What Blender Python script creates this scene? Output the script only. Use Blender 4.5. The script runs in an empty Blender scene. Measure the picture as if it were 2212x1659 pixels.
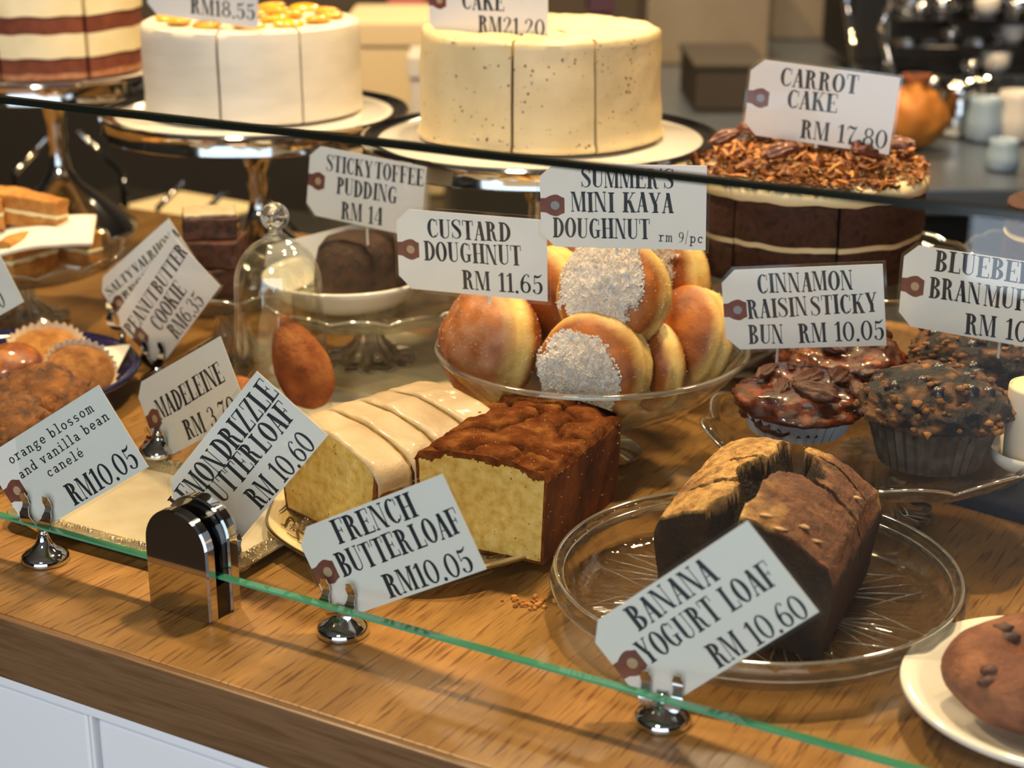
import bpy, bmesh, math, random
from mathutils import Vector, Matrix, noise, Quaternion
random.seed(7)
S = bpy.context.scene
COL = S.collection
R = math.radians
V = Vector

# ------------------------------------------------------------------ camera
F, CX, CY, TH, CAMH = 3600.0, 1106.0, 829.5, R(19), 0.45
cam_d = bpy.data.cameras.new('camera')
cam = bpy.data.objects.new('camera', cam_d)
COL.objects.link(cam)
cam.location = (0, 0, CAMH)
cam.rotation_euler = (R(90) - TH, 0, 0)
cam_d.sensor_width = 36.0
cam_d.lens = 36.0 * F / 2212
cam_d.clip_start = 0.02
cam_d.dof.use_dof = True
cam_d.dof.focus_distance = 1.04
cam_d.dof.aperture_fstop = 0.0586 / 0.0082
S.camera = cam
# ------------------------------------------------------------------ world, lights, exposure
w = bpy.data.worlds.new('world')
S.world = w
w.use_nodes = True
w.node_tree.nodes['Background'].inputs[0].default_value = (0.75, 0.72, 0.68, 1)
w.node_tree.nodes['Background'].inputs[1].default_value = 0.13
S.view_settings.view_transform = 'Standard'
S.view_settings.look = 'None'
S.view_settings.exposure = 0.0
S.view_settings.gamma = 1.0
S.view_settings.use_curve_mapping = False
c = S.cycles
c.max_bounces = 14
c.transparent_max_bounces = 24
c.transmission_bounces = 10
c.glossy_bounces = 6
c.diffuse_bounces = 3
c.caustics_reflective = False
c.caustics_refractive = True
c.sample_clamp_indirect = 4.0
c.blur_glossy = 0.2
c.use_denoising = True


def area(name, loc, target, size, energy, color, size_y=None, spread=None):
    l = bpy.data.lights.new(name, 'AREA')
    l.energy = energy
    l.color = color
    l.size = size
    if size_y:
        l.shape = 'RECTANGLE'
        l.size_y = size_y
    if spread:
        l.spread = spread
    o = bpy.data.objects.new(name, l)
    COL.objects.link(o)
    o.location = loc
    o.rotation_euler = (V(target) - V(loc)).to_track_quat('-Z', 'Y').to_euler()
    return o


WARM = (1.0, 0.69, 0.36)
area('warm_overhead_light', (0.25, 1.35, 1.55), (0.05, 1.1, 0), 0.10, 27.0, WARM)
area('warm_overhead_light', (-0.55, 1.75, 1.55), (-0.35, 1.4, 0), 0.12, 27.0, WARM)
area('warm_overhead_light', (0.95, 1.9, 1.6), (0.5, 1.4, 0), 0.14, 14.0, WARM)
area('warm_overhead_light', (0.3, 3.2, 1.6), (0.3, 3.0, 0), 0.3, 30.0, (1.0, 0.78, 0.5))
area('warm_overhead_light', (-0.55, -0.55, 1.5), (0.0, 1.0, 0.05), 0.35, 15.0, (1.0, 0.84, 0.66))  # added front fill that brightens the tags, not a known lamp
area('shop_window_daylight', (-0.9, -2.6, 0.35), (-0.9, 1.0, 0.35), 4.2, 104.0, (0.74, 0.86, 1.0), 2.6)


# ------------------------------------------------------------------ helpers
def lin(h):
    h = h.lstrip('#')
    r = []
    for i in (0, 2, 4):
        v = int(h[i:i + 2], 16) / 255
        r.append(v / 12.92 if v <= 0.04045 else ((v + 0.055) / 1.055) ** 2.4)
    return (r[0], r[1], r[2], 1.0)


def ray(u, v):
    f = V((0, math.cos(TH), -math.sin(TH)))
    up = V((0, math.sin(TH), math.cos(TH)))
    return f + V(((u - CX) / F, 0, 0)) + up * (-(v - CY) / F)


def at(u, v, z=0.0):
    d = ray(u, v)
    return V((0, 0, CAMH)) + d * ((z - CAMH) / d.z)


def pt(u, v, d):
    return V((0, 0, CAMH)) + ray(u, v) * d


YAW = R(-30)
A = V((math.cos(YAW), math.sin(YAW), 0))
B = V((-math.sin(YAW), math.cos(YAW), 0))


def AB(a, b, z=0.0):
    return A * a + B * b + V((0, 0, z))


class MB:
    def __init__(s):
        s.v, s.f, s.m, s.c = [], [], [], []

    def add(s, vs, fs, mi=0, M=None, col=None):
        o = len(s.v)
        for i, p in enumerate(vs):
            s.v.append((M @ V(p)) if M is not None else V(p))
            s.c.append(col[i] if isinstance(col, list) else (col or (1, 1, 1, 1)))
        for i, f in enumerate(fs):
            s.f.append([o + k for k in f])
            s.m.append(mi[i] if isinstance(mi, list) else mi)

    def build(s, name, mats, parent=None, smooth=True, loc=None, rot=None, sharp=None):
        me = bpy.data.meshes.new(name)
        me.from_pydata([tuple(p) for p in s.v], [], s.f)
        if not isinstance(mats, (list, tuple)):
            mats = [mats]
        for m in mats:
            me.materials.append(m)
        if len(mats) > 1:
            me.polygons.foreach_set('material_index', s.m)
        if any(k != (1, 1, 1, 1) for k in s.c[:50]) or any(k != (1, 1, 1, 1) for k in s.c[::97]):
            ca = me.color_attributes.new('col', 'FLOAT_COLOR', 'POINT')
            flat = []
            for k in s.c:
                flat.extend(k)
            ca.data.foreach_set('color', flat)
        if smooth:
            me.polygons.foreach_set('use_smooth', [True] * len(me.polygons))
        me.update()
        if smooth and sharp:
            me.set_sharp_from_angle(angle=R(sharp))
        o = bpy.data.objects.new(name, me)
        COL.objects.link(o)
        if parent:
            o.parent = parent
        if loc is not None:
            o.location = loc
        if rot is not None:
            o.rotation_euler = rot
        return o


def thing(name, label, cat, loc=(0, 0, 0), rotz=0.0, group=None, rot=None):
    o = bpy.data.objects.new(name, None)
    COL.objects.link(o)
    o.location = loc
    o.rotation_euler = rot if rot is not None else (0, 0, rotz)
    o.empty_display_size = 0.02
    o['label'] = label
    o['category'] = cat
    if group:
        o['group'] = group
    return o


def tag(o, label, cat, group=None):
    o['label'] = label
    o['category'] = cat
    if group:
        o['group'] = group
    return o


def struct(o):
    o['kind'] = 'structure'
    return o


def stuff(o):
    o['kind'] = 'stuff'
    return o


def box(mb, x0, y0, z0, x1, y1, z1, mi=0, M=None, bev=0.0, col=None):
    if bev <= 0:
        vs = [(x, y, z) for z in (z0, z1) for y in (y0, y1) for x in (x0, x1)]
        fs = [(0, 2, 3, 1), (4, 5, 7, 6), (0, 1, 5, 4), (2, 6, 7, 3), (0, 4, 6, 2), (1, 3, 7, 5)]
        mb.add(vs, fs, mi, M, col)
        return
    bm = bmesh.new()
    bmesh.ops.create_cube(bm, size=1)
    for q in bm.verts:
        q.co = V(((x0 + x1) / 2 + q.co.x * (x1 - x0), (y0 + y1) / 2 + q.co.y * (y1 - y0), (z0 + z1) / 2 + q.co.z * (z1 - z0)))
    bmesh.ops.bevel(bm, geom=bm.edges[:], offset=bev, segments=2, affect='EDGES', profile=0.6)
    bm.verts.index_update()
    mb.add([q.co.copy() for q in bm.verts], [[q.index for q in f.verts] for f in bm.faces], mi, M, col)
    bm.free()


def lathe(mb, prof, seg=48, mi=0, fn=None, M=None, a0=0.0, a1=None, col=None):
    full = a1 is None
    a1 = a0 + 2 * math.pi if full else a1
    n = seg if full else seg + 1
    vs, fs, ms, idx = [], [], [], []
    for i, (r, z) in enumerate(prof):
        if r < 1e-7:
            idx.append([len(vs)] * n)
            vs.append(V((0, 0, z)) if fn is None else fn(0, 0, z, i))
        else:
            row = []
            for k in range(n):
                a = a0 + (a1 - a0) * k / seg
                row.append(len(vs))
                vs.append(V((r * math.cos(a), r * math.sin(a), z)) if fn is None else fn(a, r, z, i))
            idx.append(row)
    for i in range(len(prof) - 1):
        for k in range(seg):
            k2 = (k + 1) % n if full else k + 1
            q = [idx[i][k], idx[i][k2], idx[i + 1][k2], idx[i + 1][k]]
            q2 = []
            for j in q:
                if j not in q2:
                    q2.append(j)
            if len(q2) > 2:
                fs.append(q2)
                ms.append(mi[i] if isinstance(mi, (list, tuple)) else mi)
    cl = None
    if callable(col):
        cl = [col(p) for p in vs]
    elif col:
        cl = col
    mb.add(vs, fs, ms, M, cl)


def cubegrid(n, fn, mi=None, colf=None, mb=None, M=None):
    """closed cube surface x,y,z in [-1,1], mapped by fn(x,y,z); mi(face key, centre) gives the material"""
    nx, ny, nz = n
    ids, vs, fs, ms = {}, [], [], []

    def vid(i, j, k):
        key = (i, j, k)
        if key not in ids:
            ids[key] = len(vs)
            vs.append(key)
        return ids[key]
    for i in range(nx):
        for j in range(ny):
            for k, face in ((0, 'bottom'), (nz, 'top')):
                q = [vid(i, j, k), vid(i + 1, j, k), vid(i + 1, j + 1, k), vid(i, j + 1, k)]
                fs.append(q if k else q[::-1])
                ms.append((face, (i + .5) / nx * 2 - 1, (j + .5) / ny * 2 - 1, 1 if k else -1))
    for i in range(nx):
        for k in range(nz):
            for j, face in ((0, 'front'), (ny, 'back')):
                q = [vid(i, j, k), vid(i + 1, j, k), vid(i + 1, j, k + 1), vid(i, j, k + 1)]
                fs.append(q[::-1] if j else q)
                ms.append((face, (i + .5) / nx * 2 - 1, -1 if j == 0 else 1, (k + .5) / nz * 2 - 1))
    for j in range(ny):
        for k in range(nz):
            for i, face in ((0, 'left'), (nx, 'right')):
                q = [vid(i, j, k), vid(i, j + 1, k), vid(i, j + 1, k + 1), vid(i, j, k + 1)]
                fs.append(q if i else q[::-1])
                ms.append((face, -1 if i == 0 else 1, (j + .5) / ny * 2 - 1, (k + .5) / nz * 2 - 1))
    pts = [fn(i / nx * 2 - 1, j / ny * 2 - 1, k / nz * 2 - 1) for (i, j, k) in vs]
    cl = [colf(i / nx * 2 - 1, j / ny * 2 - 1, k / nz * 2 - 1, p) for (i, j, k), p in zip(vs, pts)] if colf else None
    mb = mb or MB()
    mb.add(pts, fs, [mi(*q) if mi else 0 for q in ms], M, cl)
    return mb


_ico = {}


def ico(k):
    if k not in _ico:
        bm = bmesh.new()
        bmesh.ops.create_icosphere(bm, subdivisions=k, radius=1)
        bm.verts.index_update()
        _ico[k] = ([q.co.copy() for q in bm.verts], [[q.index for q in f.verts] for f in bm.faces])
        bm.free()
    return _ico[k]


def blob(mb, k, fn, mi=0, M=None, colf=None):
    vs, fs = ico(k)
    pts = [fn(p) for p in vs]
    mb.add(pts, fs, mi, M, [colf(p, q) for p, q in zip(vs, pts)] if colf else None)


def tube(mb, pts, r, seg=8, mi=0, col=None):
    pts = [V(p) for p in pts]
    n = len(pts)
    rr = r if isinstance(r, (list, tuple)) else [r] * n
    vs, fs = [], []
    up = V((0, 0, 1))
    for i, p in enumerate(pts):
        t = (pts[min(i + 1, n - 1)] - pts[max(i - 1, 0)]).normalized()
        a = t.cross(up)
        if a.length < 1e-3:
            a = t.cross(V((1, 0, 0)))
        a.normalize()
        b = t.cross(a)
        for k in range(seg):
            an = 2 * math.pi * k / seg
            vs.append(p + (a * math.cos(an) + b * math.sin(an)) * rr[i])
    for i in range(n - 1):
        for k in range(seg):
            fs.append((i * seg + k, i * seg + (k + 1) % seg, (i + 1) * seg + (k + 1) % seg, (i + 1) * seg + k))
    fs.append(tuple(range(seg)))
    fs.append(tuple(range((n - 1) * seg, n * seg))[::-1])
    mb.add(vs, fs, mi, None, col)


def prism(mb, poly, z0, z1, mi=0, M=None):
    n = len(poly)
    vs = [(x, y, z0) for x, y in poly] + [(x, y, z1) for x, y in poly]
    fs = [tuple(range(n))[::-1], tuple(range(n, 2 * n))]
    fs += [(i, (i + 1) % n, n + (i + 1) % n, n + i) for i in range(n)]
    mb.add(vs, fs, mi, M)


def nz(p, s, seed=0.0, oct=3):
    q = V(p) * s + V((seed * 7.3, seed * 3.1, seed * 5.7))
    v, a, t = 0.0, 1.0, 0.0
    for _ in range(oct):
        v += noise.noise(q) * a
        t += a
        a *= 0.5
        q = q * 2.03
    return v / t


def mixc(a, b, t):
    t = max(0.0, min(1.0, t))
    return tuple(a[i] * (1 - t) + b[i] * t for i in range(3)) + (1.0,)


# ------------------------------------------------------------------ materials
def mat(name, cols, rough=0.6, metal=0.0, nscale=60, nstretch=(1, 1, 1), bump=0.0, bscale=None, bdetail=6,
        vcol=False, coat=0.0, sss=0.0, spec=0.5, ramp=(0.35, 0.65), sheen=0.0, rot=(0, 0, 0), bdist=0.002,
        pores=None, trans=0.0, ior=None):
    m = bpy.data.materials.new(name)
    m.use_nodes = True
    nt = m.node_tree
    N, L = nt.nodes, nt.links
    p = N['Principled BSDF']
    p.inputs['Roughness'].default_value = rough
    p.inputs['Metallic'].default_value = metal
    p.inputs['Coat Weight'].default_value = coat
    p.inputs['Coat Roughness'].default_value = 0.08
    p.inputs['Specular IOR Level'].default_value = spec
    p.inputs['Subsurface Weight'].default_value = sss
    p.inputs['Subsurface Radius'].default_value = (0.006, 0.003, 0.0015)
    p.inputs['Subsurface Scale'].default_value = 1.0
    p.inputs['Transmission Weight'].default_value = trans
    cols = [lin(k) if isinstance(k, str) else k for k in cols]
    tc = N.new('ShaderNodeTexCoord')
    mp = N.new('ShaderNodeMapping')
    mp.inputs['Scale'].default_value = nstretch
    mp.inputs['Rotation'].default_value = rot
    L.new(tc.outputs['Object'], mp.inputs[0])
    out = None
    if len(cols) > 1:
        n = N.new('ShaderNodeTexNoise')
        n.inputs['Scale'].default_value = nscale
        n.inputs['Detail'].default_value = 6
        L.new(mp.outputs[0], n.inputs['Vector'])
        r = N.new('ShaderNodeValToRGB')
        e = r.color_ramp.elements
        e[0].position, e[1].position = ramp
        e[0].color, e[1].color = cols[0], cols[-1]
        for i, k in enumerate(cols[1:-1]):
            q = e.new(ramp[0] + (ramp[1] - ramp[0]) * (i + 1) / (len(cols) - 1))
            q.color = k
        L.new(n.outputs[0], r.inputs[0])
        out = r.outputs[0]
    if pores:
        v = N.new('ShaderNodeTexVoronoi')
        v.inputs['Scale'].default_value = pores[0]
        L.new(mp.outputs[0], v.inputs['Vector'])
        n2 = N.new('ShaderNodeTexNoise')
        n2.inputs['Scale'].default_value = pores[0] * 0.35
        L.new(mp.outputs[0], n2.inputs['Vector'])
        sm = N.new('ShaderNodeMath')
        sm.operation = 'ADD'
        L.new(v.outputs['Distance'], sm.inputs[0])
        L.new(n2.outputs[0], sm.inputs[1])
        r2 = N.new('ShaderNodeValToRGB')
        r2.color_ramp.elements[0].position = pores[2]
        r2.color_ramp.elements[1].position = pores[2] + 0.12
        r2.color_ramp.elements[0].color = lin(pores[1])
        r2.color_ramp.elements[1].color = (1, 1, 1, 1)
        L.new(sm.outputs[0], r2.inputs[0])
        mx = N.new('ShaderNodeMixRGB')
        mx.blend_type = 'MULTIPLY'
        mx.inputs[0].default_value = 1
        if out:
            L.new(out, mx.inputs[1])
        else:
            mx.inputs[1].default_value = cols[0]
        L.new(r2.outputs[0], mx.inputs[2])
        out = mx.outputs[0]
    if vcol:
        a = N.new('ShaderNodeVertexColor')
        a.layer_name = 'col'
        mx = N.new('ShaderNodeMixRGB')
        mx.blend_type = 'MULTIPLY'
        mx.inputs[0].default_value = 1
        L.new(a.outputs[0], mx.inputs[1])
        if out:
            L.new(out, mx.inputs[2])
        else:
            mx.inputs[2].default_value = cols[0]
        out = mx.outputs[0]
    if out:
        L.new(out, p.inputs['Base Color'])
    else:
        p.inputs['Base Color'].default_value = cols[0]
    if bump:
        n = N.new('ShaderNodeTexNoise')
        n.inputs['Scale'].default_value = bscale or nscale * 2
        n.inputs['Detail'].default_value = bdetail
        n.inputs['Roughness'].default_value = 0.65
        L.new(mp.outputs[0], n.inputs['Vector'])
        b = N.new('ShaderNodeBump')
        b.inputs['Strength'].default_value = bump
        b.inputs['Distance'].default_value = bdist
        L.new(n.outputs[0], b.inputs['Height'])
        L.new(b.outputs[0], p.inputs['Normal'])
    return m


def glassmat(name, tint=(0.96, 0.98, 0.96, 1), clear=0.45, rough=0.0, ior=1.45, bump=0.0, bscale=80):
    """refracting glass, partly passing light straight through as a thin wall does"""
    m = bpy.data.materials.new(name)
    m.use_nodes = True
    nt = m.node_tree
    N, L = nt.nodes, nt.links
    N.remove(N['Principled BSDF'])
    g = N.new('ShaderNodeBsdfGlass')
    g.inputs['Color'].default_value = tint
    g.inputs['Roughness'].default_value = rough
    g.inputs['IOR'].default_value = ior
    t = N.new('ShaderNodeBsdfTransparent')
    t.inputs[0].default_value = tint
    mx = N.new('ShaderNodeMixShader')
    mx.inputs[0].default_value = clear
    L.new(g.outputs[0], mx.inputs[1])
    L.new(t.outputs[0], mx.inputs[2])
    L.new(mx.outputs[0], N['Material Output'].inputs[0])
    if bump:
        tc = N.new('ShaderNodeTexCoord')
        n = N.new('ShaderNodeTexVoronoi')
        n.inputs['Scale'].default_value = bscale
        L.new(tc.outputs['Object'], n.inputs['Vector'])
        b = N.new('ShaderNodeBump')
        b.inputs['Strength'].default_value = bump
        b.inputs['Distance'].default_value = 0.002
        L.new(n.outputs['Distance'], b.inputs['Height'])
        L.new(b.outputs[0], g.inputs['Normal'])
    return m


def panemat(name, tint=(0.97, 0.985, 0.975, 1), ior=1.5, rough=0.0, gloss=1.0):
    """thin flat sheet: straight transmission plus Fresnel reflection"""
    m = bpy.data.materials.new(name)
    m.use_nodes = True
    nt = m.node_tree
    N, L = nt.nodes, nt.links
    N.remove(N['Principled BSDF'])
    t = N.new('ShaderNodeBsdfTransparent')
    t.inputs[0].default_value = tint
    g = N.new('ShaderNodeBsdfGlossy')
    g.inputs['Roughness'].default_value = rough
    g.inputs['Color'].default_value = (gloss, gloss, gloss, 1)
    f = N.new('ShaderNodeLayerWeight')
    f.inputs['Blend'].default_value = 0.5
    pw = N.new('ShaderNodeMath')
    pw.operation = 'POWER'
    L.new(f.outputs['Facing'], pw.inputs[0])
    pw.inputs[1].default_value = 5.0
    ma = N.new('ShaderNodeMath')
    ma.operation = 'MULTIPLY_ADD'
    L.new(pw.outputs[0], ma.inputs[0])
    ma.inputs[1].default_value = 0.9
    ma.inputs[2].default_value = ((ior - 1) / (ior + 1)) ** 2
    mx = N.new('ShaderNodeMixShader')
    L.new(ma.outputs[0], mx.inputs[0])
    L.new(t.outputs[0], mx.inputs[1])
    L.new(g.outputs[0], mx.inputs[2])
    L.new(mx.outputs[0], N['Material Output'].inputs[0])
    return m


def oak(name, base, dark, along_x, scale=1.0, pore=0.85):
    m = bpy.data.materials.new(name)
    m.use_nodes = True
    nt = m.node_tree
    N, L = nt.nodes, nt.links
    p = N['Principled BSDF']
    tc = N.new('ShaderNodeTexCoord')

    def nn(sx, sy, sc, det, dist=0.0):
        mp = N.new('ShaderNodeMapping')
        mp.inputs['Scale'].default_value = (sy, sx, sx) if along_x else (sx, sy, sx)
        L.new(tc.outputs['Object'], mp.inputs[0])
        n = N.new('ShaderNodeTexNoise')
        n.inputs['Scale'].default_value = sc
        n.inputs['Detail'].default_value = det
        n.inputs['Distortion'].default_value = dist
        L.new(mp.outputs[0], n.inputs['Vector'])
        return n.outputs[0]

    def ramp(src, a, b, ca, cb):
        r = N.new('ShaderNodeValToRGB')
        r.color_ramp.elements[0].position = a
        r.color_ramp.elements[1].position = b
        r.color_ramp.elements[0].color = ca
        r.color_ramp.elements[1].color = cb
        L.new(src, r.inputs[0])
        return r.outputs[0]

    def mul(a, b, f):
        x = N.new('ShaderNodeMixRGB')
        x.blend_type = 'MULTIPLY'
        x.inputs[0].default_value = f
        L.new(a, x.inputs[1])
        L.new(b, x.inputs[2])
        return x.outputs[0]
    broad = ramp(nn(1, 0.12, 22 * scale, 4, 0.6), 0.3, 0.7, lin(dark), lin(base))
    por = ramp(nn(1, 0.07, 330 * scale, 3), 0.34, 0.46, (0.42, 0.3, 0.2, 1), (1, 1, 1, 1))
    fine = ramp(nn(1, 0.04, 900 * scale, 2), 0.3, 0.6, (0.72, 0.66, 0.6, 1), (1, 1, 1, 1))
    colr = mul(mul(broad, por, pore), fine, 0.7)
    L.new(colr, p.inputs['Base Color'])
    p.inputs['Roughness'].default_value = 0.36
    p.inputs['Specular IOR Level'].default_value = 0.45
    b = N.new('ShaderNodeBump')
    b.inputs['Strength'].default_value = 0.15
    b.inputs['Distance'].default_value = 0.001
    L.new(por, b.inputs['Height'])
    L.new(b.outputs[0], p.inputs['Normal'])
    return m


M = {}
M['oak_top'] = oak('oak_top', '#a87f47', '#83602f', False, 1.25, 0.9)
M['oak_edge'] = oak('oak_edge', '#7d5f42', '#6e5135', True, 0.7, 0.35)
M['white_paint'] = mat('white_paint', ['#e6e7ea'], 0.4)
M['card'] = mat('card', ['#f0ede8', '#ebe8e1'], 0.55, nscale=9)
M['film'] = panemat('film', (0.985, 0.985, 0.98, 1), 1.45, 0.06)
M['ink'] = mat('ink', ['#11151c', '#1c2430'], 0.45, nscale=90)
M['patch'] = mat('patch', ['#7a4238', '#6d3930'], 0.6, nscale=150)
M['hole'] = mat('hole', ['#b79b78'], 0.6)
M['hole_dark'] = mat('hole_dark', ['#8b8f96'], 0.3)
M['chrome'] = mat('chrome', ['#d5d5d5'], 0.05, 1.0)
M['chrome_soft'] = mat('chrome_soft', ['#cfcfd0'], 0.09, 1.0)
M['steel'] = mat('steel', ['#8d97a3'], 0.32, 0.85)
M['silver'] = mat('silver', ['#d9cdb4'], 0.12, 1.0)
M['silver_bed_reflection'] = mat('silver_bed_reflection', ['#f4ecd6', '#d9cdb0'], 0.3, 0.45, nscale=26, bump=0.25, bscale=22, bdist=0.004, ramp=(.3, .7))  # bright cream reflection painted into the base colour of the bed
M['silver_emboss'] = mat('silver_emboss', ['#d9c9a4'], 0.16, 1.0, bump=1.0, bscale=420, bdist=0.003)
M['pane'] = panemat('pane', (0.955, 0.975, 0.965, 1), 1.52)
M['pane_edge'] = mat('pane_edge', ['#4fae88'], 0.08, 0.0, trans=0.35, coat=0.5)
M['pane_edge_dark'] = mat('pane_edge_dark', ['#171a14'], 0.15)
M['glass'] = glassmat('glass', (0.98, 0.985, 0.96, 1), 0.35, 0.03)
M['glass_thin'] = panemat('glass_thin', (0.955, 0.962, 0.935, 1), 1.85, 0.02)
M['glass_thick'] = glassmat('glass_thick', (0.985, 0.99, 0.97, 1), 0.2, 0.02, 1.5)
M['glass_cut'] = glassmat('glass_cut', (0.99, 0.99, 0.975, 1), 0.5, 0.03, 1.5)
M['porcelain'] = mat('porcelain', ['#efece4'], 0.12, coat=0.4)
M['cream_porcelain'] = mat('cream_porcelain', ['#efdcae', '#ead39c'], 0.15, coat=0.5, nscale=30)
M['gilt'] = mat('gilt', ['#d9c49a'], 0.15, 1.0)
M['gilt_line'] = mat('gilt_line', ['#7a6134'], 0.3, 0.6)
M['cobalt'] = mat('cobalt', ['#10184e'], 0.12, coat=0.6)
M['paper'] = mat('paper', ['#eeebe6'], 0.75, sss=0.0)
M['paper_case'] = mat('paper_case', ['#c9ccd2'], 0.6)
M['paper_case_dark'] = mat('paper_case_dark', ['#5c5146', '#3c3129'], 0.55, nscale=120)
M['paper_case_cream'] = mat('paper_case_cream', ['#e3d3bd'], 0.6)
M['cream_board'] = mat('cream_board', ['#f2e6c4', '#e0cfa0'], 0.6, nscale=60, nstretch=(1, 4, 1), bump=0.2, bscale=200, ramp=(.3, .6))
M['black'] = mat('black', ['#0a0a0b'], 0.25)
M['black_matt'] = mat('black_matt', ['#14120f', '#1f1b16'], 0.5, nscale=12)
M['buttercream'] = mat('buttercream', ['#d9d2c0', '#e2dbca'], 0.5, nscale=18, bump=0.12, bscale=22, bdist=0.004, sss=0.06, nstretch=(1, 1, 4))
M['spicecream'] = mat('spicecream', ['#d5c294', '#dfcea2'], 0.5, nscale=30, bump=0.35, bscale=90, sss=0.06,
                      pores=(210, '#7a5228', 0.50))
M['creamcheese'] = mat('creamcheese', ['#efdfae', '#f3e6bd'], 0.42, nscale=40, bump=0.15, bscale=80, sss=0.08)
M['choc_sponge'] = mat('choc_sponge', ['#3a2015', '#4a2a1b', '#2b170f'], 0.8, nscale=120, bump=0.5, bscale=260)
M['red_sponge'] = mat('red_sponge', ['#6b3420', '#7f4228'], 0.8, nscale=90, bump=0.4, bscale=240)
M['dust_sponge'] = mat('dust_sponge', ['#a5653a', '#b98a6a'], 0.8, nscale=120, bump=0.3, bscale=240)
M['butter_crumb'] = mat('butter_crumb', ['#cfa94e', '#e0c26c', '#ead082'], 0.85, nscale=150, bump=0.7, bscale=420, sss=0.05,
                        pores=(300, '#a5762c', 0.48))
M['brown_crust'] = mat('brown_crust', ['#55290f', '#7a4521', '#a36c38'], 0.95, nscale=80, bump=1.0, bscale=300, spec=.05, bdist=.003, ramp=(.3, .75))
M['side_crust'] = mat('side_crust', ['#4e2511', '#7a3f1c', '#985526'], 0.75, nscale=38, bump=0.5, bscale=260, nstretch=(1, 1, .5))
M['pastry'] = mat('pastry', ['#ffffff', '#cdbfb0'], 0.6, nscale=110, bump=0.9, bscale=330, bdist=.003, vcol=True, ramp=(.4, .7))
M['pastry_sugar'] = mat('pastry_sugar', ['#ffffff', '#b8a48f'], 0.6, nscale=160, bump=1.0, bscale=380, bdist=.003, vcol=True, ramp=(.4, .65), spec=.7)
M['dough'] = mat('dough', ['#ffffff', '#f0e2d0'], 0.45, nscale=90, bump=0.3, bscale=330, vcol=True, sss=0.05, ramp=(.35, .7))
M['caramel'] = mat('caramel', ['#e0d0c0', '#906040'], 0.2, nscale=70, bump=0.6, bscale=200, vcol=True, coat=0.8, ramp=(.35, .65))
M['icing'] = mat('icing', ['#cbb696', '#b89f7d'], 0.45, nscale=30, bump=0.35, bscale=60, bdist=0.004, coat=0.2, sss=0.06)
M['glass_highlight'] = mat('glass_highlight', ['#f7f5ea'], 0.06, trans=0.88, coat=0.8)  # whitened glass, highlights of rims and cut lines put into its colour
M['coconut_base'] = mat('coconut_base', ['#e6dccf', '#c9ab90'], 0.7, nscale=260)
M['coconut'] = mat('coconut', ['#f4f0e9', '#e2ddda'], 0.6, nscale=300, sss=0.1)
M['sugar'] = mat('sugar', ['#f3ede2'], 0.4, spec=0.8)
M['coco_shred'] = mat('coco_shred', ['#ffffff', '#d9bfa0'], 0.6, nscale=90, vcol=True, bump=0.2)
M['pecan'] = mat('pecan', ['#4e2517', '#6b3520', '#3a1a10'], 0.38, nscale=120, nstretch=(1, .3, 1), bump=0.5, bscale=300, coat=0.2)
M['pecan_dark'] = mat('pecan_dark', ['#3a1b0f', '#552a16', '#2b140a'], 0.45, nscale=120, nstretch=(1, .3, 1), bump=0.8, bscale=300)
M['orange_fruit'] = mat('orange_fruit', ['#f5a92c', '#f7c04a'], 0.2, nscale=60, coat=0.6, sss=0.1)
M['madeleine'] = mat('madeleine', ['#7f421b', '#a65c28', '#c07a3c'], 0.7, nscale=70, bump=0.9, bscale=300, ramp=(.3, .7))
M['sponge_gold'] = mat('sponge_gold', ['#b0702c', '#cf9448'], 0.75, nscale=90, bump=0.5, bscale=300)
M['brownie'] = mat('brownie', ['#4a281a', '#5c3424', '#341a10'], 0.55, nscale=70, bump=0.8, bscale=150)
M['pudding'] = mat('pudding', ['#2c1a10', '#3c2416', '#4a2f1d'], 0.62, nscale=110, bump=0.9, bscale=260, bdist=.003)
M['cardboard'] = mat('cardboard', ['#a79a86', '#9c8e79'], 0.8, nscale=8)
M['cream_wall'] = mat('cream_wall', ['#e6d2a8'], 0.7)
M['pink'] = mat('pink', ['#b0605c'], 0.6)
M['plum'] = mat('plum', ['#5d3b4e'], 0.6)
M['wall_dark'] = mat('wall_dark', ['#3b352c', '#453d33'], 0.8, nscale=3)
M['tan_wall'] = mat('tan_wall', ['#8a7860', '#7c6a54'], 0.8, nscale=3)
M['floor'] = mat('floor', ['#4a3c2e', '#3f3226'], 0.5, nscale=5)
M['ceiling'] = mat('ceiling', ['#8f8574'], 0.8)
M['amber'] = mat('amber', ['#b5702a', '#cf8a3a'], 0.6, nscale=25, bump=0.3)
M['blue_cloth'] = mat('blue_cloth', ['#121a2e', '#1a2238'], 0.8, nscale=200)
M['cup_white'] = mat('cup_white', ['#dcd9d2'], 0.3)
M['cup_blue'] = mat('cup_blue', ['#9fb8d0'], 0.25)

# ------------------------------------------------------------------ setting: room
def plane_box(name, x0, y0, z0, x1, y1, z1, m):
    mb = MB()
    box(mb, x0, y0, z0, x1, y1, z1)
    return struct(mb.build(name, m, smooth=False))


ZF = -1.02
plane_box('floor', -4.5, -4, ZF - .1, 4.5, 5.2, ZF, M['floor'])
plane_box('wall_back', -4.5, 5.0, ZF, 4.5, 5.15, 2.2, M['tan_wall'])
plane_box('wall_right', 4.4, -4, ZF, 4.55, 5.0, 2.2, M['tan_wall'])
plane_box('wall_left', -4.65, -4, ZF, -4.5, 5.15, 2.2, M['wall_dark'])
plane_box('wall_front', -4.65, -4.2, ZF, 4.55, -4.0, 2.2, M['wall_dark'])
plane_box('ceiling', -4.5, -.5, 2.2, 4.5, 5.2, 2.3, M['ceiling'])

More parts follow.
